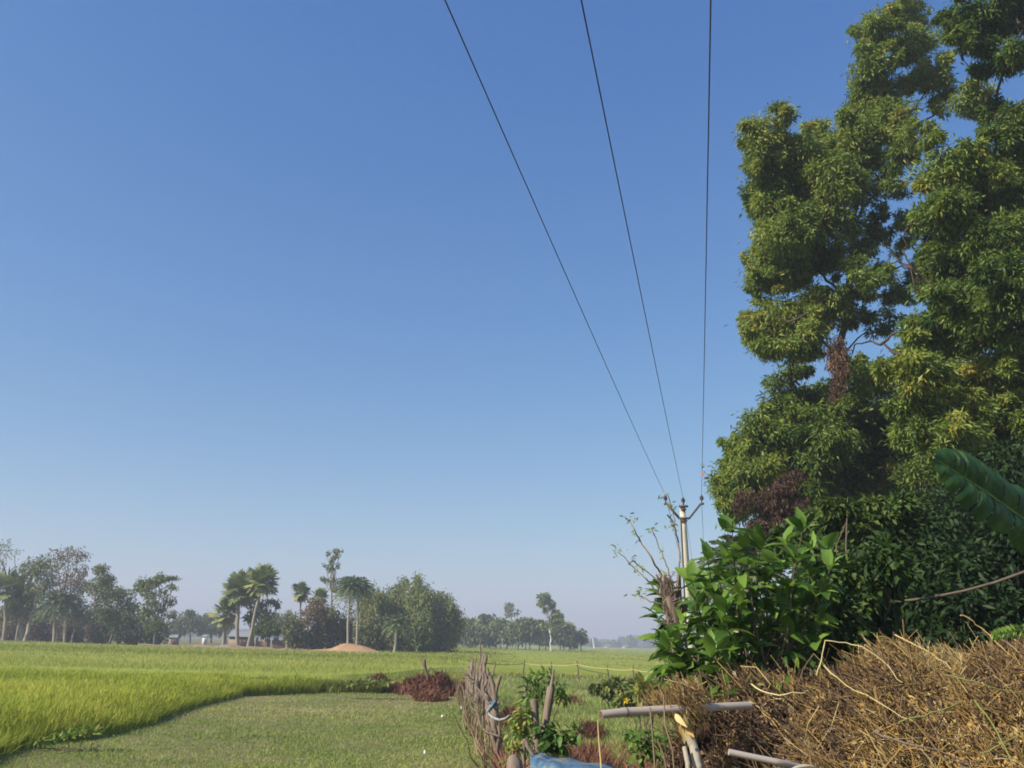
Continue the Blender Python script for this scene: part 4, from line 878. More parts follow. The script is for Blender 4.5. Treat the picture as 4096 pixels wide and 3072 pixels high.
whorls += [(2690, 2570, 2), (2725, 2625, 2), (2700, 2690, 2), (2745, 2690, 2), (2665, 2610, 2), (2730, 2500, 2), (2770, 2330, 2), (2760, 2620, 2)]
st = MB(); lv = MB()
for (x_, y_, side) in whorls:
    dd = 6.1 + rng.uniform(-.55, .45) if x_ > 2800 else (5.85 if side == 2 else 6.75) + rng.uniform(-.2, .3) * (side != 2)
    c = np.array(P(x_ + (40 if side == -1 else 0), y_, dd))
    f = np.array(P(2960 + rng.uniform(-120, 160) + (x_ - 2960) * .35, 2780, 6.1 + rng.uniform(-.3, .3)))
    mid = (f + c) / 2 + np.array([(c[0] - f[0]) * .15, 0, -.02])
    tube(st, [f, mid, c], [.010, .007, .003], 5, .4, cap=False)
    for rep in range(3):
        n = 5 + rng.randint(0, 3); az = rng.rand() * 6.28 + np.arange(n) * 6.28 / n
        cc = c - np.array([0, 0, .055 * rep]) + (mid - c) * .22 * rep
        el = .8 - .5 * rep + rng.normal(0, .35, n)
        dv = np.stack([np.cos(az) * np.cos(el), np.sin(az) * np.cos(el), np.sin(el)], 1) + (np.array([-.9, -.1, 0]) if side == -1 else 0)
        L = (.085 + rng.rand(n) * .10) * (1 - .05 * rep)
        bigleaves(lv, np.tile(cc, (n, 1)), dv, L, L * rng.uniform(.44, .56), np.clip(rng.normal(.62 - .12 * rep, .2, n), 0, .9), .4)
for k in range(7):
    f = np.array(BASE(2800 + k * 60, 6.1 + rng.uniform(-.3, .3))); tube(st, curve(f, P(2820 + k * 55, 2760, 6.1), 4, jit=.02), [.02, .018, .016, .013, .010], 6, .5)
st.build('stem', BARK, root, b); lv.build('foliage', LEAF_BIG, root, b, smooth=True)
# second layer of mid-size leaves to its right, merging into the dark bushes
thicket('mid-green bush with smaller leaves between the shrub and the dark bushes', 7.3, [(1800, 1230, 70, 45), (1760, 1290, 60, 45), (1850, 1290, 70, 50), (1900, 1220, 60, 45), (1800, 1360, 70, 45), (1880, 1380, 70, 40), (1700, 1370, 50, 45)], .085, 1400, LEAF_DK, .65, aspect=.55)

# pale cut stick and little sticks leaning near the shrub
mb = MB(); tube(mb, [tuple(P(2884, 2535, 5.75)), tuple(P(2898, 2580, 5.75)), tuple(P(2908, 2650, 5.75)), tuple(P(2916, 2760, 5.8)), tuple(P(2930, 3100, 6.0))], [.006, .009, .010, .010, .010], 8, .8, wob=.2); tag(mb.build('pale_stick', WOOD, None, P(2930, 3100, 6.0)), 'pale upright stick rising from the left end of the straw heap', 'stick')

# ================================================================== STRAW HEAP
hb = Vector((2.6, 5.0, 0)); root = thing('straw_heap', 'big heap of dry vines and straw at the lower right', 'heap', hb)
outline = [(2740, 2960), (2765, 2860), (2790, 2805), (2840, 2775), (2900, 2750), (2960, 2700), (3050, 2668), (3150, 2705), (3250, 2712), (3400, 2665), (3520, 2596), (3640, 2592), (3760, 2640), (3900, 2630), (4050, 2600), (4200, 2580), (4700, 2640), (5200, 2900)]
ox = [o_[0] for o_ in outline]; oy = [o_[1] for o_ in outline]
def heap_pt(px, t):
    """t = 0 the near foot, t = 1 the crest"""
    top = P(px, float(np.interp(px, ox, oy)) + 14 + 26 * max(0., min(1., (3700 - px) / 300.)), 5.0 + .9)
    foot = BASE(px, 4.0); q = foot.lerp(top, t); q.y += .75 * max(0., min(1., (3180 - px) / 260.)) * max(0., min(1., (.80 - t) / .25)); q.z = top.z * math.sin(t * math.pi / 2) ** .8; return np.array(q)
mb = MB(); pxs = np.linspace(2740, 5200, 90); tt = np.linspace(0, 1, 26)
V = []
for t in tt:
    for px in pxs:
        q = heap_pt(px, t); q = q + np.array([0, (vnoise(px, t * 800, 70, 5) - .5) * .22, (vnoise(px, t * 900, 55, 7) - .5) * .14 - .05]); q[2] = max(q[2], -.02); V.append(q)
back = [np.array([heap_pt(px, 1)[0], 6.9, .0]) for px in pxs]
V += back; nxx = len(pxs); nyy = len(tt) + 1
idm = np.arange(nxx * nyy).reshape(nyy, nxx)
mb.add(V, np.stack([idm[:-1, :-1], idm[:-1, 1:], idm[1:, 1:], idm[1:, :-1]], -1).reshape(-1, 4), .5)
HEAPM = mat('heap_core_of_matted_stems', [(0, (.020, .011, .007)), (.5, (.060, .034, .018)), (1, (.130, .080, .040))], .95, noise=14, bump=(1, .05), attr=False)  # black-brown colour paints the shade of hollows between the stems
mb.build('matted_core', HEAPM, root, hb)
mb = MB(); n = 15000
for i in range(n):
    px = rng.uniform(2745, 4900) if i % 4 else rng.uniform(2745, 4100); t = rng.uniform(.28, 1.0); c = heap_pt(px, t)
    zone = vnoise(px, t * 700, 120, 9)
    if vnoise(px, t * 900, 45, 31) < .42 and t < .93: continue
    c = c + np.array([0, -.06 * rng.rand(), rng.uniform(-.03, .045)])
    L = rng.uniform(.06, .38) * (1.7 if rng.rand() < .08 else 1)
    L *= .5 if t > .9 else 1
    a = rng.normal(-.8, .42) if rng.rand() < .76 else rng.uniform(-3, 3)
    dv = np.array([math.cos(a), rng.normal(0, .35), math.sin(a) * .9]); bow = rng.normal(0, .07, 3) * L
    r = rng.uniform(.0012, .0036) * (1.4 if rng.rand() < .1 else 1)
    v = float(np.clip(.08 + zone * .62 + rng.normal(0, .22) + .14 * (t > .8) + .16 * min(1, (px - 3300) / 500.), 0, 1))  # browner towards the left, heap shade put into tone; yellower straw at right
    if px < 3250 and t < .72 and rng.rand() < .6: continue
    p0, p1, p2 = c - dv * L * .5, c + bow, c + dv * L * .5
    tube(mb, [p0, (p0 + p1) / 2 + bow * .25, p1, p2], [r, r, r, r * .4], 3, v, cap=False)
n = 16000; px = rng.uniform(2745, 4800, n); t = rng.uniform(.3, 1.0, n); q = np.array([heap_pt(a_, b_) for a_, b_ in zip(px, t)]) + np.stack([np.zeros(n), -.05 * rng.rand(n), rng.uniform(-.02, .04, n)], 1)
leaves(mb, q, rng.normal(0, .7, (n, 3)) + [.2, 0, -.7], rng.uniform(.02, .065, n), rng.uniform(.008, .03, n), np.clip(.1 + vnoise(px, t * 700, 90, 12) * .6 + .22 * np.clip((px - 3200) / 500, -1, 1) + rng.normal(0, .12, n), 0, 1), .5)
for i in range(1500):      # loose straw hanging over the bamboo pole
    px = 2800 - abs(rng.normal(0, 75)); py = 2795 + rng.normal(0, 22) + (2800 - px) * .15; c = np.array(P(px, py, 4.95 + rng.uniform(-.15, .15))); L = rng.uniform(.05, .2)
    a = rng.normal(-.9, .5); dv = np.array([math.cos(a), rng.normal(0, .3), math.sin(a)]); r = rng.uniform(.001, .0026)
    tube(mb, [c - dv * L * .5, c + rng.normal(0, .1, 3) * L, c + dv * L * .5], [r, r, r * .5], 3, float(np.clip(rng.normal(.5, .25), 0, 1)), cap=False)
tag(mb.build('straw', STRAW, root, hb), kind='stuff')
def stalk(pts, r, v, m_=STRAW, jit=.004):
    P_ = [np.array(P(*q)) for q in pts]; D = []
    for i in range(len(P_) - 1):
        for k in range(3): D.append(P_[i] + (P_[i + 1] - P_[i]) * k / 3 + rng.normal(0, jit, 3))
    D.append(P_[-1]); s = MB(); r *= .72; tube(s, D, np.linspace(r, r * .5, len(D)) * rng.uniform(.8, 1.2, len(D)), 6, v); s.build('long_stalk', m_, root, hb)
stalk([(3265, 2700, 5.3), (3285, 2640, 5.3), (3303, 2561, 5.3), (3380, 2572, 5.3), (3450, 2590, 5.25), (3545, 2652, 5.2), (3580, 2700, 5.1), (3610, 2730, 5.0)], .006, .95)
stalk([(3290, 2665, 5.1), (3380, 2740, 5.0), (3500, 2800, 4.9), (3600, 2860, 4.8), (3660, 2890, 4.75)], .006, .9)
stalk([(3000, 2735, 5.2), (3070, 2775, 5.1), (3150, 2778, 5.0), (3220, 2770, 5.0)], .007, .95)
stalk([(2960, 2665, 5.3), (3020, 2670, 5.3), (3080, 2735, 5.2)], .006, .85)
stalk([(3580, 2540, 5.5), (3700, 2600, 5.4), (3780, 2650, 5.3), (3870, 2770, 5.1)], .006, .9)
stalk([(3520, 2540, 5.4), (3580, 2570, 5.4), (3650, 2640, 5.3)], .004, .85)
stalk([(3840, 2458, 5.3), (3890, 2480, 5.3), (3940, 2525, 5.3), (3990, 2570, 5.2), (4040, 2620, 5.1)], .006, .8)
for i in range(34):
    px = rng.uniform(2820, 3950); t0 = rng.uniform(.62, 1.0); L_ = rng.uniform(120, 330); p0 = heap_pt(px, t0); p1 = heap_pt(px + L_, max(.3, t0 - L_ * .0011 * rng.uniform(.5, 1.4)))
    mid_ = (p0 + p1) / 2 + np.array([0, -.10, .05 * rng.rand()]); p0[1] -= .05; p1[1] -= .07
    s = MB(); cv = [p0 * (1 - u) ** 2 + mid_ * 2 * u * (1 - u) + p1 * u * u + rng.normal(0, .004, 3) for u in np.linspace(0, 1, 9)]
    rr0 = rng.uniform(.0026, .0048); tube(s, cv, np.linspace(rr0, rr0 * .4, 9), 5, rng.uniform(.45, 1)); s.build('long_stalk', STRAW, root, hb)
GREENST = mat('green_vine_stems', [(0, (.12, .15, .04)), (1, (.26, .28, .09))], .6, attr=False, noise=5)
stalk([(3780, 2697, 4.9), (3860, 2715, 4.85), (3960, 2745, 4.8), (4110, 2780, 4.8)], .006, .5, GREENST)
stalk([(3590, 2890, 4.7), (3700, 2860, 4.7), (3780, 2835, 4.7), (3840, 2808, 4.75)], .008, .5, GREENST)
stalk([(3900, 2800, 4.7), (3960, 2880, 4.65), (4010, 2960, 4.6), (4050, 3060, 4.55)], .008, .5, GREENST)
stalk([(3930, 3015, 4.6), (4000, 2980, 4.6), (4080, 2940, 4.6)], .006, .5, GREENST)
stalk([(3500, 2930, 4.6), (3600, 2970, 4.55), (3750, 3000, 4.5), (3890, 3060, 4.5)], .008, .6, WOOD)
for i in range(28):
    px = rng.uniform(2790, 4080); t = heap_pt(px, 1); L = rng.uniform(.06, .2); a = rng.normal(2.0, .5); s0 = t + np.array([0, -.03, -.04])
    s = MB(); tube(s, curve(s0, s0 + np.array([math.cos(a) * L, 0, abs(math.sin(a)) * L]), 3, jit=.04), [.004, .0035, .003, .001], 4, rng.uniform(.5, .95)); s.build('upright_stalk', STRAW, root, hb)

# objects in and before the heap
def pole_obj(name, label, cat, pts, r, m_, v=.6, seg=12, nodes=None, parent_name='pole'):
    pp = [P(*q) for q in pts]; o = pp[0]; rt = thing(name, label, cat, o)
    s = MB(); D = []; R = []
    N_ = 24
    A = np.array([tuple(p) for p in pp]); 
    for k in range(N_ + 1):
        u = k / N_ * (len(A) - 1); i = min(int(u), len(A) - 2); D.append(A[i] + (A[i + 1] - A[i]) * (u - i)); R.append(r * (1.09 if nodes and k in nodes else 1))
    tube(s, D, R, seg, v); s.build(parent_name, m_, rt, o, smooth=True); return rt, D
rt, D = pole_obj('bamboo_pole', 'grey bamboo pole sticking out level from the left side of the straw heap', 'pole', [(2406, 2858, 4.7), (2520, 2846, 4.75), (2790, 2831, 4.85), (3000, 2822, 5.0)], .0215, BAMBOO, .6, 14, (6, 7, 15))
s = MB(); a = np.array(D[0]); d0 = nrm(a - np.array(D[1])); tube(s, [a + d0 * .001, a + d0 * .003], [.0165, .0165], 12, 0.0); s.build('dark_end_disc', SOIL, rt, rt.location)  # solid dark disc, paints the shade inside the cane
for q in ((7,), (15,)):
    s = MB(); c_ = np.array(D[q[0]]); tube(s, [c_ - d0 * .004, c_ + d0 * .004], [.0245, .0245], 14, .1); s.build('node_ring', WOOD, rt, rt.location)
pole_obj('peeled_branch', 'pale peeled branch standing below the end of the bamboo pole', 'branch', [(2800, 3250, 4.3), (2790, 3060, 4.35), (2774, 2985, 4.4), (2750, 2925, 4.42)], .023, BARK_PALE, .95, 9)
pole_obj('peeled_branch', 'thin peeled branch left of the thicker pale one under the bamboo pole', 'branch', [(2768, 3250, 4.25), (2750, 3050, 4.3), (2738, 2990, 4.35)], .012, BARK_PALE, .95, 8)
rt, D = pole_obj('grey_stick', 'grey stick lying level near the foot of the straw heap', 'stick', [(2915, 3008, 3.95), (3010, 3028, 3.95), (3110, 3048, 3.95), (3300, 3090, 4.1)], .014, BAMBOO, .75, 10)
mb = MB(); bigleaves(mb, np.array([tuple(P(3290, 3085, 3.9))]), np.array([[-1.0, 0, .42]]), .14, .07, .6, .3); tag(mb.build('bleached_leaf', PALELEAF, None, P(3290, 3085, 3.9), smooth=True), 'large bleached dead leaf lying at the bottom of the straw heap', 'leaf')
for pts, lb in [([(2600, 2830, 4.6), (2612, 2960, 4.55), (2625, 3150, 4.5)], 'thin upright twig crossing the bamboo pole, left one'), ([(2630, 2960, 4.5), (2655, 3020, 4.5), (2675, 3130, 4.5)], 'short leaning twig under the bamboo pole'), ([(2655, 2780, 4.7), (2660, 2900, 4.6), (2690, 3000, 4.6), (2700, 3120, 4.6)], 'thin upright twig crossing the bamboo pole, right one')]:
    s = MB(); pp = [tuple(P(*q)) for q in pts]; tube(s, pp + [(pp[-1][0], pp[-1][1], 0)], .0045, 5, .45); tag(s.build('twig', TWIG, None, pp[0]), lb, 'twig')
mb = MB(); n = 14; q = np.array([tuple(P(2735 + rng.normal(0, 12), 2885 + rng.normal(0, 22), 4.3)) for _ in range(n)]); bigleaves(mb, q, rng.normal(0, .3, (n, 3)) + [.25, -.1, -1], .075, .03, rng.uniform(.5, .95, n), .5); tag(mb.build('dead_leaf_bunch', STRAW, None, q[0]), 'bunch of curled ochre dead leaves hanging under the bamboo pole', 'dead leaves')
# tall yellow reed
s = MB(); pp = [tuple(P(2391, 2880, 6.2)), tuple(P(2396, 2960, 6.2)), tuple(P(2405, 3060, 6.2))]; tube(s, pp + [(pp[-1][0] + .01, 6.2, 0)], [.004, .006, .007, .008], 5, .9); tag(s.build('dry_reed', STRAW, None, (pp[-1][0], 6.2, 0)), 'single yellow dry reed standing left of the bamboo pole end', 'reed')

# ================================================================== STAKE FENCE
fb_ = Vector((-.2, 12, 0)); fence = thing('stake_fence', 'row of weathered crooked stakes running from the clod heap towards the camera', 'fence', fb_)
stk = [  # (top px, top py, distance, base px offset, radius)
    (1866, 2700, 27, 2, .05), (1875, 2665, 26.5, -4, .06), (1884, 2650, 26, -6, .07), (1893, 2630, 25.5, -12, .06), (1903, 2624, 25, -14, .03), (1915, 2640, 25, -10, .07), (1928, 2553, 24, -28, .028), (1935, 2612, 24, -34, .06), (1946, 2612, 23, -40, .07), (1925, 2660, 23, -10, .07), (1910, 2690, 22, -4, .05), (1938, 2650, 21, -6, .05), (1952, 2667, 20, -8, .06), (1930, 2700, 20, 6, .06), (1944, 2690, 18.5, 0, .06), (1982, 2635, 18, -26, .025), (1958, 2720, 17, -2, .05), (1935, 2740, 17.5, 10, .06), (1948, 2760, 16, 8, .055), (1965, 2735, 15.5, 2, .05), (1975, 2790, 14.8, 2, .045), (1955, 2800, 14.2, 10, .05), (1968, 2830, 13.6, 6, .05), (1985, 2840, 13.0, 8, .04), (1975, 2860, 12.6, 14, .045), (1990, 2900, 12.0, 10, .04), (1978, 2880, 11.6, 18, .045), (1998, 2930, 11.2, 12, .035), (1985, 2960, 10.6, 22, .04)]
for (px, py, d, off, r) in stk:
    t = np.array(P(px, py, d)); bb = np.array(BASE(px + off, d)); s = MB(); n = 9
    D = [bb + (t - bb) * k / (n - 1) + rng.normal(0, .014, 3) * (k > 0) for k in range(n)]
    rr = np.linspace(r * 1.15, r * .62, n) * rng.uniform(.88, 1.12, n); rr[-1] *= .45
    v = rng.uniform(.3, .8); tube(s, D, rr, 8, v, wob=.4)
    if rng.rand() < .75 and r > .04:
        k = rng.randint(4, n - 1); q = D[k]; tube(s, [q, q + np.array([rng.uniform(-.16, .16), rng.uniform(-.1, .1), rng.uniform(.08, .26)])], [r * .5, r * .2], 5, v, wob=.3)
    if rng.rand() < .6:
        a0 = rng.uniform(0, 6.28); tube(s, [D[0] + [math.cos(a0) * r, -r, 0], D[4] + [math.cos(a0) * r, -r, 0], D[6] + [0, -r * .6, .05]], [r * .35, r * .3, r * .12], 5, min(1, v + .2), wob=.3)
    s.build('stake', WOOD, fence, fb_)
s = MB()   # the forked post
V0 = [(1990, 3080, 12.4), (1988, 2980, 12.4), (1984, 2880, 12.4), (1980, 2775, 12.4)]
tube(s, [tuple(P(*q)) for q in V0], [.05, .048, .044, .04], 9, .62, wob=.3)
tube(s, [tuple(P(*q)) for q in [(1981, 2790, 12.4), (1972, 2745, 12.4), (1960, 2702, 12.4)]], [.038, .034, .030], 9, .7, wob=.2)
tube(s, [tuple(P(*q)) for q in [(1981, 2785, 12.4), (1988, 2745, 12.4), (2001, 2703, 12.4)]], [.030, .027, .024], 9, .6, wob=.2)
s.build('forked_stake', WOOD, fence, fb_)
s = MB(); xs_ = [(q[0], q[1]) for q in [(1880, 2720), (1915, 2735)]]
for z_ in (.45, .85):
    pts = [np.array([float(fence_x(y_)) + rng.normal(0, .02), y_, z_ + rng.normal(0, .03)]) for y_ in np.linspace(26.5, 11, 16)]; tube(s, pts, .016, 5, .4, wob=.3)
s.build('cross_rail', WOOD, fence, fb_)
# brushwood infill woven between the stakes
s = MB()
for i in range(120):
    y_ = 10.8 + (27 - 10.8) * rng.rand(); x_ = float(fence_x(y_)) + rng.normal(0, .05); hgt = rng.uniform(.2, .7)
    a = np.array([x_, y_, 0.]); tube(s, curve(a, a + np.array([rng.normal(0, .12), rng.normal(0, .25), hgt]), 4, jit=.03), [.016, .013, .010, .008, .003], 4, rng.uniform(.1, .8), cap=False)
tag(s.build('brushwood', TWIG, fence, fb_), kind='stuff')
# plastic strip and blue rag on the fence
s = MB(); pts = [P(*q) for q in [(1950, 2845, 11.8), (1960, 2862, 11.7), (1978, 2874, 11.6), (2000, 2880, 11.5), (2022, 2874, 11.4), (2042, 2858, 11.3)]]; tube(s, [tuple(p) for p in pts], [.008, .013, .016, .016, .014, .009], 7, .5); tag(s.build('plastic_strip', PLASTIC, None, pts[2]), 'curved pale plastic strip hooked on the stake fence', 'plastic strip')
def rag(name, label, grid, m_, cat, thick=.004):
    G_ = np.array([[tuple(P(*q)) for q in row] for row in grid]); r_, c_ = G_.shape[:2]; up = 6
    # bilinear refine with folds
    R2, C2 = (r_ - 1) * up + 1, (c_ - 1) * up + 1; V = np.zeros((R2, C2, 3))
    for i in range(R2):
        for j in range(C2):
            a_ = min(i // up, r_ - 2); b2 = min(j // up, c_ - 2); fi = i / up - a_; fj = j / up - b2
            V[i, j] = (G_[a_, b2] * (1 - fi) + G_[a_ + 1, b2] * fi) * (1 - fj) + (G_[a_, b2 + 1] * (1 - fi) + G_[a_ + 1, b2 + 1] * fi) * fj
            V[i, j] += np.array([0, .018 * math.sin(j * 1.1 + i * .3), .008 * math.sin(j * .8 + i * .9)]) + rng.normal(0, .0015, 3)
    ide = np.arange(R2 * C2).reshape(R2, C2); F = np.stack([ide[:-1, :-1], ide[:-1, 1:], ide[1:, 1:], ide[1:, :-1]], -1).reshape(-1, 4)
    s = MB(); s.add(V.reshape(-1, 3), F, .5); o = s.build(name, m_, None, V[0, 0], smooth=True); tag(o, label, cat)
    sm = o.modifiers.new('thickness', 'SOLIDIFY'); sm.thickness = thick; return o
rag('blue_rag', 'faded blue rag knotted on the forked fence stake', [[(1958, 2812, 11.0), (1992, 2796, 11.0)], [(1952, 2832, 11.0), (1985, 2822, 11.0)], [(1944, 2852, 11.0), (1966, 2842, 11.0)]], CLOTH, 'rag')
rag('blue_tarp', 'faded blue tarp with mud stains at the bottom edge of the photo', [[(2120, 3010, 7.6), (2160, 3008, 7.5), (2200, 3024, 7.4), (2280, 3036, 7.3), (2400, 3056, 7.2), (2500, 3080, 7.1)], [(2122, 3040, 7.1), (2165, 3045, 7.0), (2210, 3055, 6.9), (2285, 3062, 6.9), (2400, 3085, 6.8), (2500, 3110, 6.7)], [(2120, 3110, 6.9), (2165, 3110, 6.8), (2210, 3115, 6.7), (2290, 3120, 6.7), (2400, 3140, 6.6), (2500, 3160, 6.5)], [(2110, 3300, 6.8), (2165, 3300, 6.7), (2215, 3300, 6.6), (2290, 3300, 6.6), (2400, 3300, 6.5), (2500, 3300, 6.4)]], CLOTH, 'tarp')

# near stakes with climbers
def stake(label, pts, radii, v=.6):
    pp = [P(*q) for q in pts]; last = pp[-1]; o = Vector((last.x, last.y, 0)); s = MB(); tube(s, [tuple(p) for p in pp] + [(last.x, last.y, 0)], radii + [radii[-1]], 10, v, wob=.18); tag(s.build('cut_stake', WOOD, None, o, smooth=False), label, 'stake', 'thick cut stakes among the climbers')
stake('tall cut stake with a thin dark broken tip', [(2216, 2676, 8), (2212, 2700, 8), (2205, 2744, 8), (2203, 2750, 8), (2196, 2800, 8), (2184, 2880, 8), (2176, 2930, 8)], [.008, .012, .016, .036, .036, .034, .034], .7)
stake('shorter flat-topped cut stake left of the tall one', [(2136, 2798, 7.8), (2138, 2830, 7.8), (2142, 2900, 7.8), (2152, 3010, 7.8)], [.035, .034, .033, .034], .75)
stake('thin pale stake almost hidden by the climber leaves', [(2106, 2722, 8.6), (2104, 2760, 8.6), (2098, 2850, 8.6)], [.018, .022, .024], .8)
stake('slanting pale stake at the foot of the flat-topped one', [(2098, 2958, 7.4), (2112, 2985, 7.4), (2130, 3015, 7.4)], [.022, .022, .02], .85)
stake('grey stump at the bottom edge left of the blue tarp', [(2052, 3020, 7.0), (2056, 3045, 7.0), (2058, 3090, 7.0)], [.03, .06, .07], .8)
def leafy(name, label, d, base_px, cl, L, W, vb, m_=LEAF_BIG, cat='climber', nper=40, up=.2, curl=.3, group=None):
    b = BASE(base_px, d); rt = thing(name, label, cat, b, group); s = MB(); l = MB()
    for (px, py, rx, ry) in cl:
        c = np.array(P(px, py, d)); tube(s, (curve(b, c, 6, jit=.03) if 'weed' not in name else [np.array(b), np.array(b) * .6 + np.array([c[0], c[1], .03]) * .4, np.array(b) * .2 + np.array([c[0], c[1], .04]) * .8, np.array([c[0], c[1], .03]), c * .7 + np.array([c[0], c[1], 0]) * .3, c, c]), np.linspace(.008, .003, 7), 4, .4, cap=False)
        n = int(nper * rx * ry / 900); u = nrm(rng.normal(0, 1, (n, 3))); q = c + u * rng.rand(n, 1) ** .5 * np.array([M(rx, d), M(rx, d), M(ry, d)])
        bigleaves(l, q, u * .8 + rng.normal(0, .5, (n, 3)) + [0, 0, up - .3], L * rng.uniform(.6, 1.2, n), W, np.clip(rng.normal(vb, .2, n), 0, 1), curl, ns=4)
    s.build('stem', BARK, rt, b); l.build('foliage', m_, rt, b, smooth=True); return rt
leafy('climbing_vine', 'bright green climber hanging on the left of the near stakes', 7.8, 2080, [(2085, 2830, 26, 30), (2070, 2880, 28, 34), (2110, 2880, 26, 40), (2060, 2940, 30, 36), (2090, 2960, 26, 36), (2030, 3050, 22, 24), (2050, 3000, 24, 26)], .07, .028, .85)
leafy('climbing_vine', 'darker climber wrapped round the tops of the near stakes', 8.2, 2140, [(2150, 2710, 26, 20), (2120, 2740, 28, 24), (2170, 2740, 34, 24), (2150, 2780, 36, 26), (2190, 2700, 24, 16), (2230, 2760, 34, 22), (2250, 2790, 30, 18), (2110, 2790, 20, 26)], .085, .026, .42)
leafy('creeping_plant', 'broad-leaved creeper low between the near stakes and the tarp', 7.5, 2190, [(2180, 2920, 30, 20), (2230, 2940, 40, 20), (2200, 2980, 36, 26), (2250, 2980, 30, 22), (2300, 2930, 30, 14)], .085, .05, .35)
leafy('weed_clump', 'leafy green weeds at the foot of the bamboo pole', 6.4, 2560, [(2560, 2950, 60, 20), (2620, 2980, 46, 30), (2560, 3010, 40, 30), (2650, 3040, 40, 30), (2680, 2960, 30, 30)], .06, .035, .45)
leafy('straggling_plant', 'green straggling leaves poking through the left flank of the straw heap', 5.2, 2860, [(2850, 2790, 26, 12), (2920, 2770, 24, 12), (2990, 2740, 24, 14), (3130, 2730, 24, 12)], .06, .028, .5, nper=22, up=.6)
# weeds in the meadow with yellow flowers
def weed(name, label, d, cl, vb, fl=(), m_=LEAF_FAR, leaf=.1, n=900):
    b = BASE(cl[0][0], d); rt = thing(name, label, 'weeds', b); l = MB()
    C = [(np.array(P(px, py, d)), (M(rx, d), M(rx, d), M(ry, d)), 0, 1) for px, py, rx, ry in cl]
    canopy(l, C, n, leaf, .6, .1, .4, vbase=vb); l.v = [np.column_stack([v[:, 0], v[:, 1], np.maximum(v[:, 2], .01)]) for v in l.v]; l.build('foliage', m_, rt, b)
    s = MB()
    for c, r, _, _ in C: tube(s, curve(b, c, 4, jit=.05), .012, 4, .4, cap=False)
    s.build('stem', BARK, rt, b)
    for (px, py, w_) in fl:
        c = np.array(P(px, py, d - .9)); f = MB(); k = 6; a = np.arange(k) * 6.28 / k; leaves(f, np.tile(c, (k, 1)), np.stack([np.cos(a), np.full(k, -.5), np.sin(a)], 1), M(w_, d), M(w_, d) * .7, .5); f.build('flower', YFLOWER, rt, b)
weed('weed_patch', 'dark green weed patch with small yellow flowers behind the bamboo pole', 21, [(2460, 2740, 60, 16), (2530, 2750, 60, 18), (2600, 2760, 50, 22), (2500, 2780, 60, 16), (2400, 2755, 40, 10)], .35, [(2425, 2752, 9), (2566, 2708, 9), (2480, 2765, 6)], leaf=.13)
weed('weed_patch', 'green leafy weed patch with orange-yellow flowers nearest the pruned trunk', 14, [(2560, 2790, 50, 20), (2600, 2760, 40, 26), (2640, 2810, 40, 24), (2520, 2800, 36, 14), (2660, 2760, 30, 30)], .6, [(2502, 2802, 13), (2592, 2795, 9), (2640, 2765, 7)], leaf=.10)
leafy('broad_weed', 'bright broad-leaved weed between the flowers and the pruned trunk', 12, 2580, [(2575, 2745, 30, 24), (2560, 2770, 30, 20)], .22, .08, .95, nper=24, up=1.2)
leafy('weed_patch', 'low weeds on the corner where the two rice plots meet the lawn', 24.6, 1480, [(1470, 2728, 26, 7), (1430, 2733, 24, 6), (1510, 2730, 26, 6), (1550, 2728, 20, 5), (1390, 2738, 24, 5)], .16, .07, .55, nper=150, up=.9, m_=LEAF_FAR)
leafy('weed_patch', 'broad-leaved weeds at the near edge of the yellow rice', 12.6, 330, [(330, 2935, 26, 9), (280, 2945, 26, 8), (225, 2955, 24, 8), (375, 2928, 18, 9), (170, 2968, 24, 7)], .09, .05, .8, nper=110, up=1.0)
# russet dry stalks
def stalks_patch(label, d0, d1, px0, px1, hmin, hmax, n, name='dry_stalks', wd=.03, v=.5):
    y_ = rng.uniform(d0, d1, n); px = px0 + (px1 - px0) * np.clip(rng.normal(.5, .22, n), 0, 1); q = np.array([tuple(BASE(a_, b_)) for a_, b_ in zip(px, y_)]); s = MB()
    env = np.clip(1 - np.abs((px - (px0 + px1) / 2) / ((px1 - px0) / 2)) ** 2, .15, 1)
    blades(s, q, (hmin + rng.rand(n) * (hmax - hmin)) * (.5 + .5 * env) * (.6 + .8 * vnoise(px, y_ * 0, 14, 3)), wd, np.clip(rng.normal(v, .22, n), 0, 1), .35)
    tag(s.build(name, DRYRED), label, 'dry plants', kind='stuff')
stalks_patch('russet dried stalks behind the blue tarp', 10.2, 12.4, 2220, 2480, .12, .42, 2300, wd=.014, v=.55)
stalks_patch('russet dried plants right of the stake fence', 17, 20, 1995, 2110, .1, .3, 1300, wd=.03, v=.35)
stalks_patch('small russet patch in the meadow behind the near stakes', 24, 26, 2240, 2340, .08, .2, 700, wd=.035, v=.35)
stalks_patch('russet patch in the meadow left of the bamboo pole end', 15.5, 17.5, 2300, 2420, .06, .22, 1500, wd=.02, v=.3)
stalks_patch('orange dry leaves at the foot of the stake fence', 9.5, 11.0, 1990, 2060, .15, .5, 500, wd=.03, v=.8)
stalks_patch('mixed dry and green stems under the bamboo pole', 6.6, 9.5, 2440, 2780, .25, .75, 900, wd=.007, v=.75)
stalks_patch('short russet stems in the meadow behind the bamboo pole', 11, 15, 2440, 2720, .05, .22, 1500, wd=.014, v=.5)
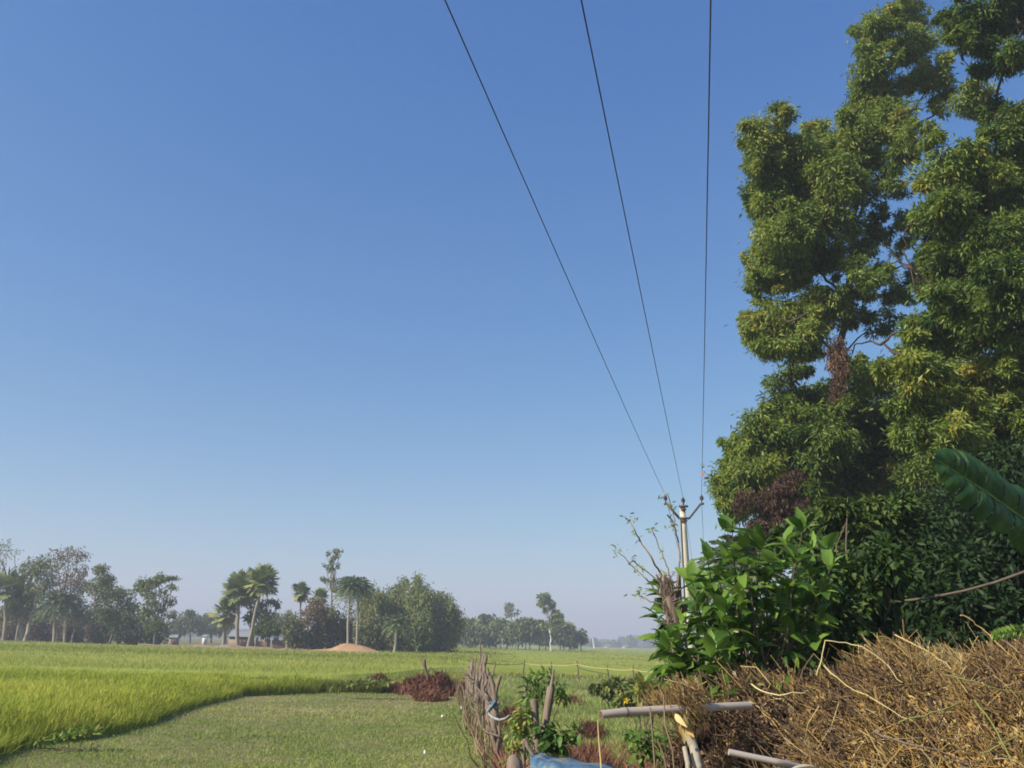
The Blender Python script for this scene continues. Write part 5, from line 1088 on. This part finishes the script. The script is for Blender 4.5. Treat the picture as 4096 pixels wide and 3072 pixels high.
# brown clod heaps beside the fence
def clods(label, d, px0, px1, top_py, n, name='clod_heap', low=False):
    a, c_ = BASE(px0, d), BASE(px1, d); hh = P((px0 + px1) / 2, top_py, d).z; o = a.lerp(c_, .5); s = MB(); W = (c_.x - a.x) / 2
    nx_, ny_ = 40, 16; U, Vv = np.meshgrid(np.linspace(-1, 1, nx_), np.linspace(-1, 1, ny_)); rr = np.sqrt(U ** 2 + Vv ** 2)
    H = np.clip(1 - rr ** 2, 0, 1) ** .7 * hh * (.35 + 1.0 * vnoise(U * 5, Vv * 3, 1, px0)) - .03
    ide = np.arange(nx_ * ny_).reshape(ny_, nx_)
    s.add(np.stack([o.x + U * W, d + Vv * 1.1, H], -1).reshape(-1, 3), np.stack([ide[:-1, :-1], ide[:-1, 1:], ide[1:, 1:], ide[1:, :-1]], -1).reshape(-1, 4))
    rt = thing(name, label, 'heap', o, 'brown heaps beside the fence'); s.build('earth', SOIL, rt, o)
    s = MB(); u = rng.uniform(-1, 1, n); v_ = rng.uniform(-1, 1, n); k = u ** 2 + v_ ** 2 < 1; u = u[k]; v_ = v_[k]
    hq = np.clip(1 - u ** 2 - v_ ** 2, 0, 1) ** .7 * hh * (.35 + 1.0 * vnoise(u * 5, v_ * 3, 1, px0)) - .03
    q = np.stack([o.x + u * W, d + v_ * 1.1, hq], 1); blades(s, q, .03 + rng.rand(len(q)) ** 2 * .2, .03, np.clip(rng.normal(.5, .25, len(q)), 0, 1), .8); s.build('dry_roots', DRYRED, rt, o)
clods('largest russet heap of dug weeds against the end of the stake fence', 27.5, 1575, 1900, 2708, 5500)
clods('smaller russet heap left of the largest one', 28.5, 1440, 1600, 2712, 3000)
clods('flat russet patch of weeds on the lawn in front of the largest heap', 25.0, 1650, 1795, 2772, 1600)
s = MB(); pts = [P(*q) for q in [(1712, 2720, 27), (1706, 2690, 27), (1698, 2665, 27), (1697, 2645, 27), (1700, 2634, 27)]]; tube(s, [tuple(p) for p in pts], [.03, .035, .05, .07, .03], 7, .25, wob=.4); tube(s, [tuple(pts[1]), tuple(P(1725, 2668, 27)), tuple(P(1735, 2680, 27))], [.03, .02, .01], 5, .3)
tag(s.build('crooked_stump', WOOD, None, pts[0]), 'crooked dark root sticking up from the largest russet heap', 'root')
# litter
def scrap(label, px, py, size, m_=LITTER, name='litter_scrap'):
    g = G(px, py); c = np.array(g) + [0, 0, .02]; s = MB(); n = 7; sz = M(size, g.y); a = np.arange(n) * 6.28 / n
    ring = np.stack([np.cos(a) * sz * .6 * rng.uniform(.6, 1.1, n), np.sin(a) * sz * .4, np.abs(rng.normal(0, .4, n)) * sz + .02], 1)
    s.add(np.vstack([c[None] + [0, 0, sz * .8], c + ring, c + ring * [1, 1, 0]]), [(0, 1 + k, 1 + (k + 1) % n) for k in range(n)]); nn = s.n
    s.add(np.vstack([c + ring, c + ring * [1, 1, 0]]), [(k, n + k, n + (k + 1) % n, (k + 1) % n) for k in range(n)]); tag(s.build(name, m_, None, g), label, 'litter', 'white litter on the lawn')
scrap('crumpled white bag on the lawn beside the largest russet heap', 1806, 2756, 22)
scrap('small white scrap on the lawn left of the forked stake', 1769, 2873, 10)
scrap('tiny white scrap on the lawn, nearest the stake fence', 1845, 2838, 9)
scrap('small white scrap near the bottom edge of the lawn', 1700, 3020, 11)
# ================================================================== ROPE FENCE
rf = thing('rope_fence', 'yellow rope strung on thin sticks across the far side of the meadow', 'fence', BASE(2300, 41))
posts = [(2098, 2640, 2092, 41.5), (2206, 2646, 2204, 41), (2307, 2643, 2316, 40.5), (2429, 2660, 2437, 39.5), (2532, 2664, 2534, 38.5), (2625, 2672, 2628, 37.5)]
rp = [P(1938, 2652, 24)]
for (tx, ty, bx, d) in posts:
    t = P(tx, ty, d); b_ = BASE(bx, d); s = MB(); tube(s, curve(b_, t, 4, jit=.01), [.045, .04, .04, .035, .028], 6, .25); s.build('stick_post', WOOD, rf, rf.location); rp.append(t + Vector((0, -.05, -.15)))
rp.append(P(2790, 2700, 36))
s = MB(); 
for a_, c_ in zip(rp[:-1], rp[1:]): tube(s, curve(a_, c_, 8, sag=.05), .016, 5, .5)
s.build('rope', ROPE, rf, rf.location)
s = MB(); tube(s, curve(P(2316, 2672, 40.4), P(2437, 2697, 39.4), 8, sag=.03), .014, 4, .2); s.build('lower_rope', WIRE, rf, rf.location)

# ================================================================== HAZE
mb = MB(); box(mb, (0, 0, 29), (3400, 3400, 60), .5)
hz = bpy.data.materials.new('haze_air'); hz.use_nodes = True; N = hz.node_tree.nodes; N.remove(N['Principled BSDF'])
pv = N.new('ShaderNodeVolumePrincipled'); pv.inputs['Color'].default_value = (.82, .87, 1.0, 1); pv.inputs['Density'].default_value = .0014; pv.inputs['Anisotropy'].default_value = .1
hz.node_tree.links.new(pv.outputs[0], N['Material Output'].inputs['Volume'])
tag(mb.build('haze', hz), 'thin pale morning haze over the fields', 'haze', kind='stuff')
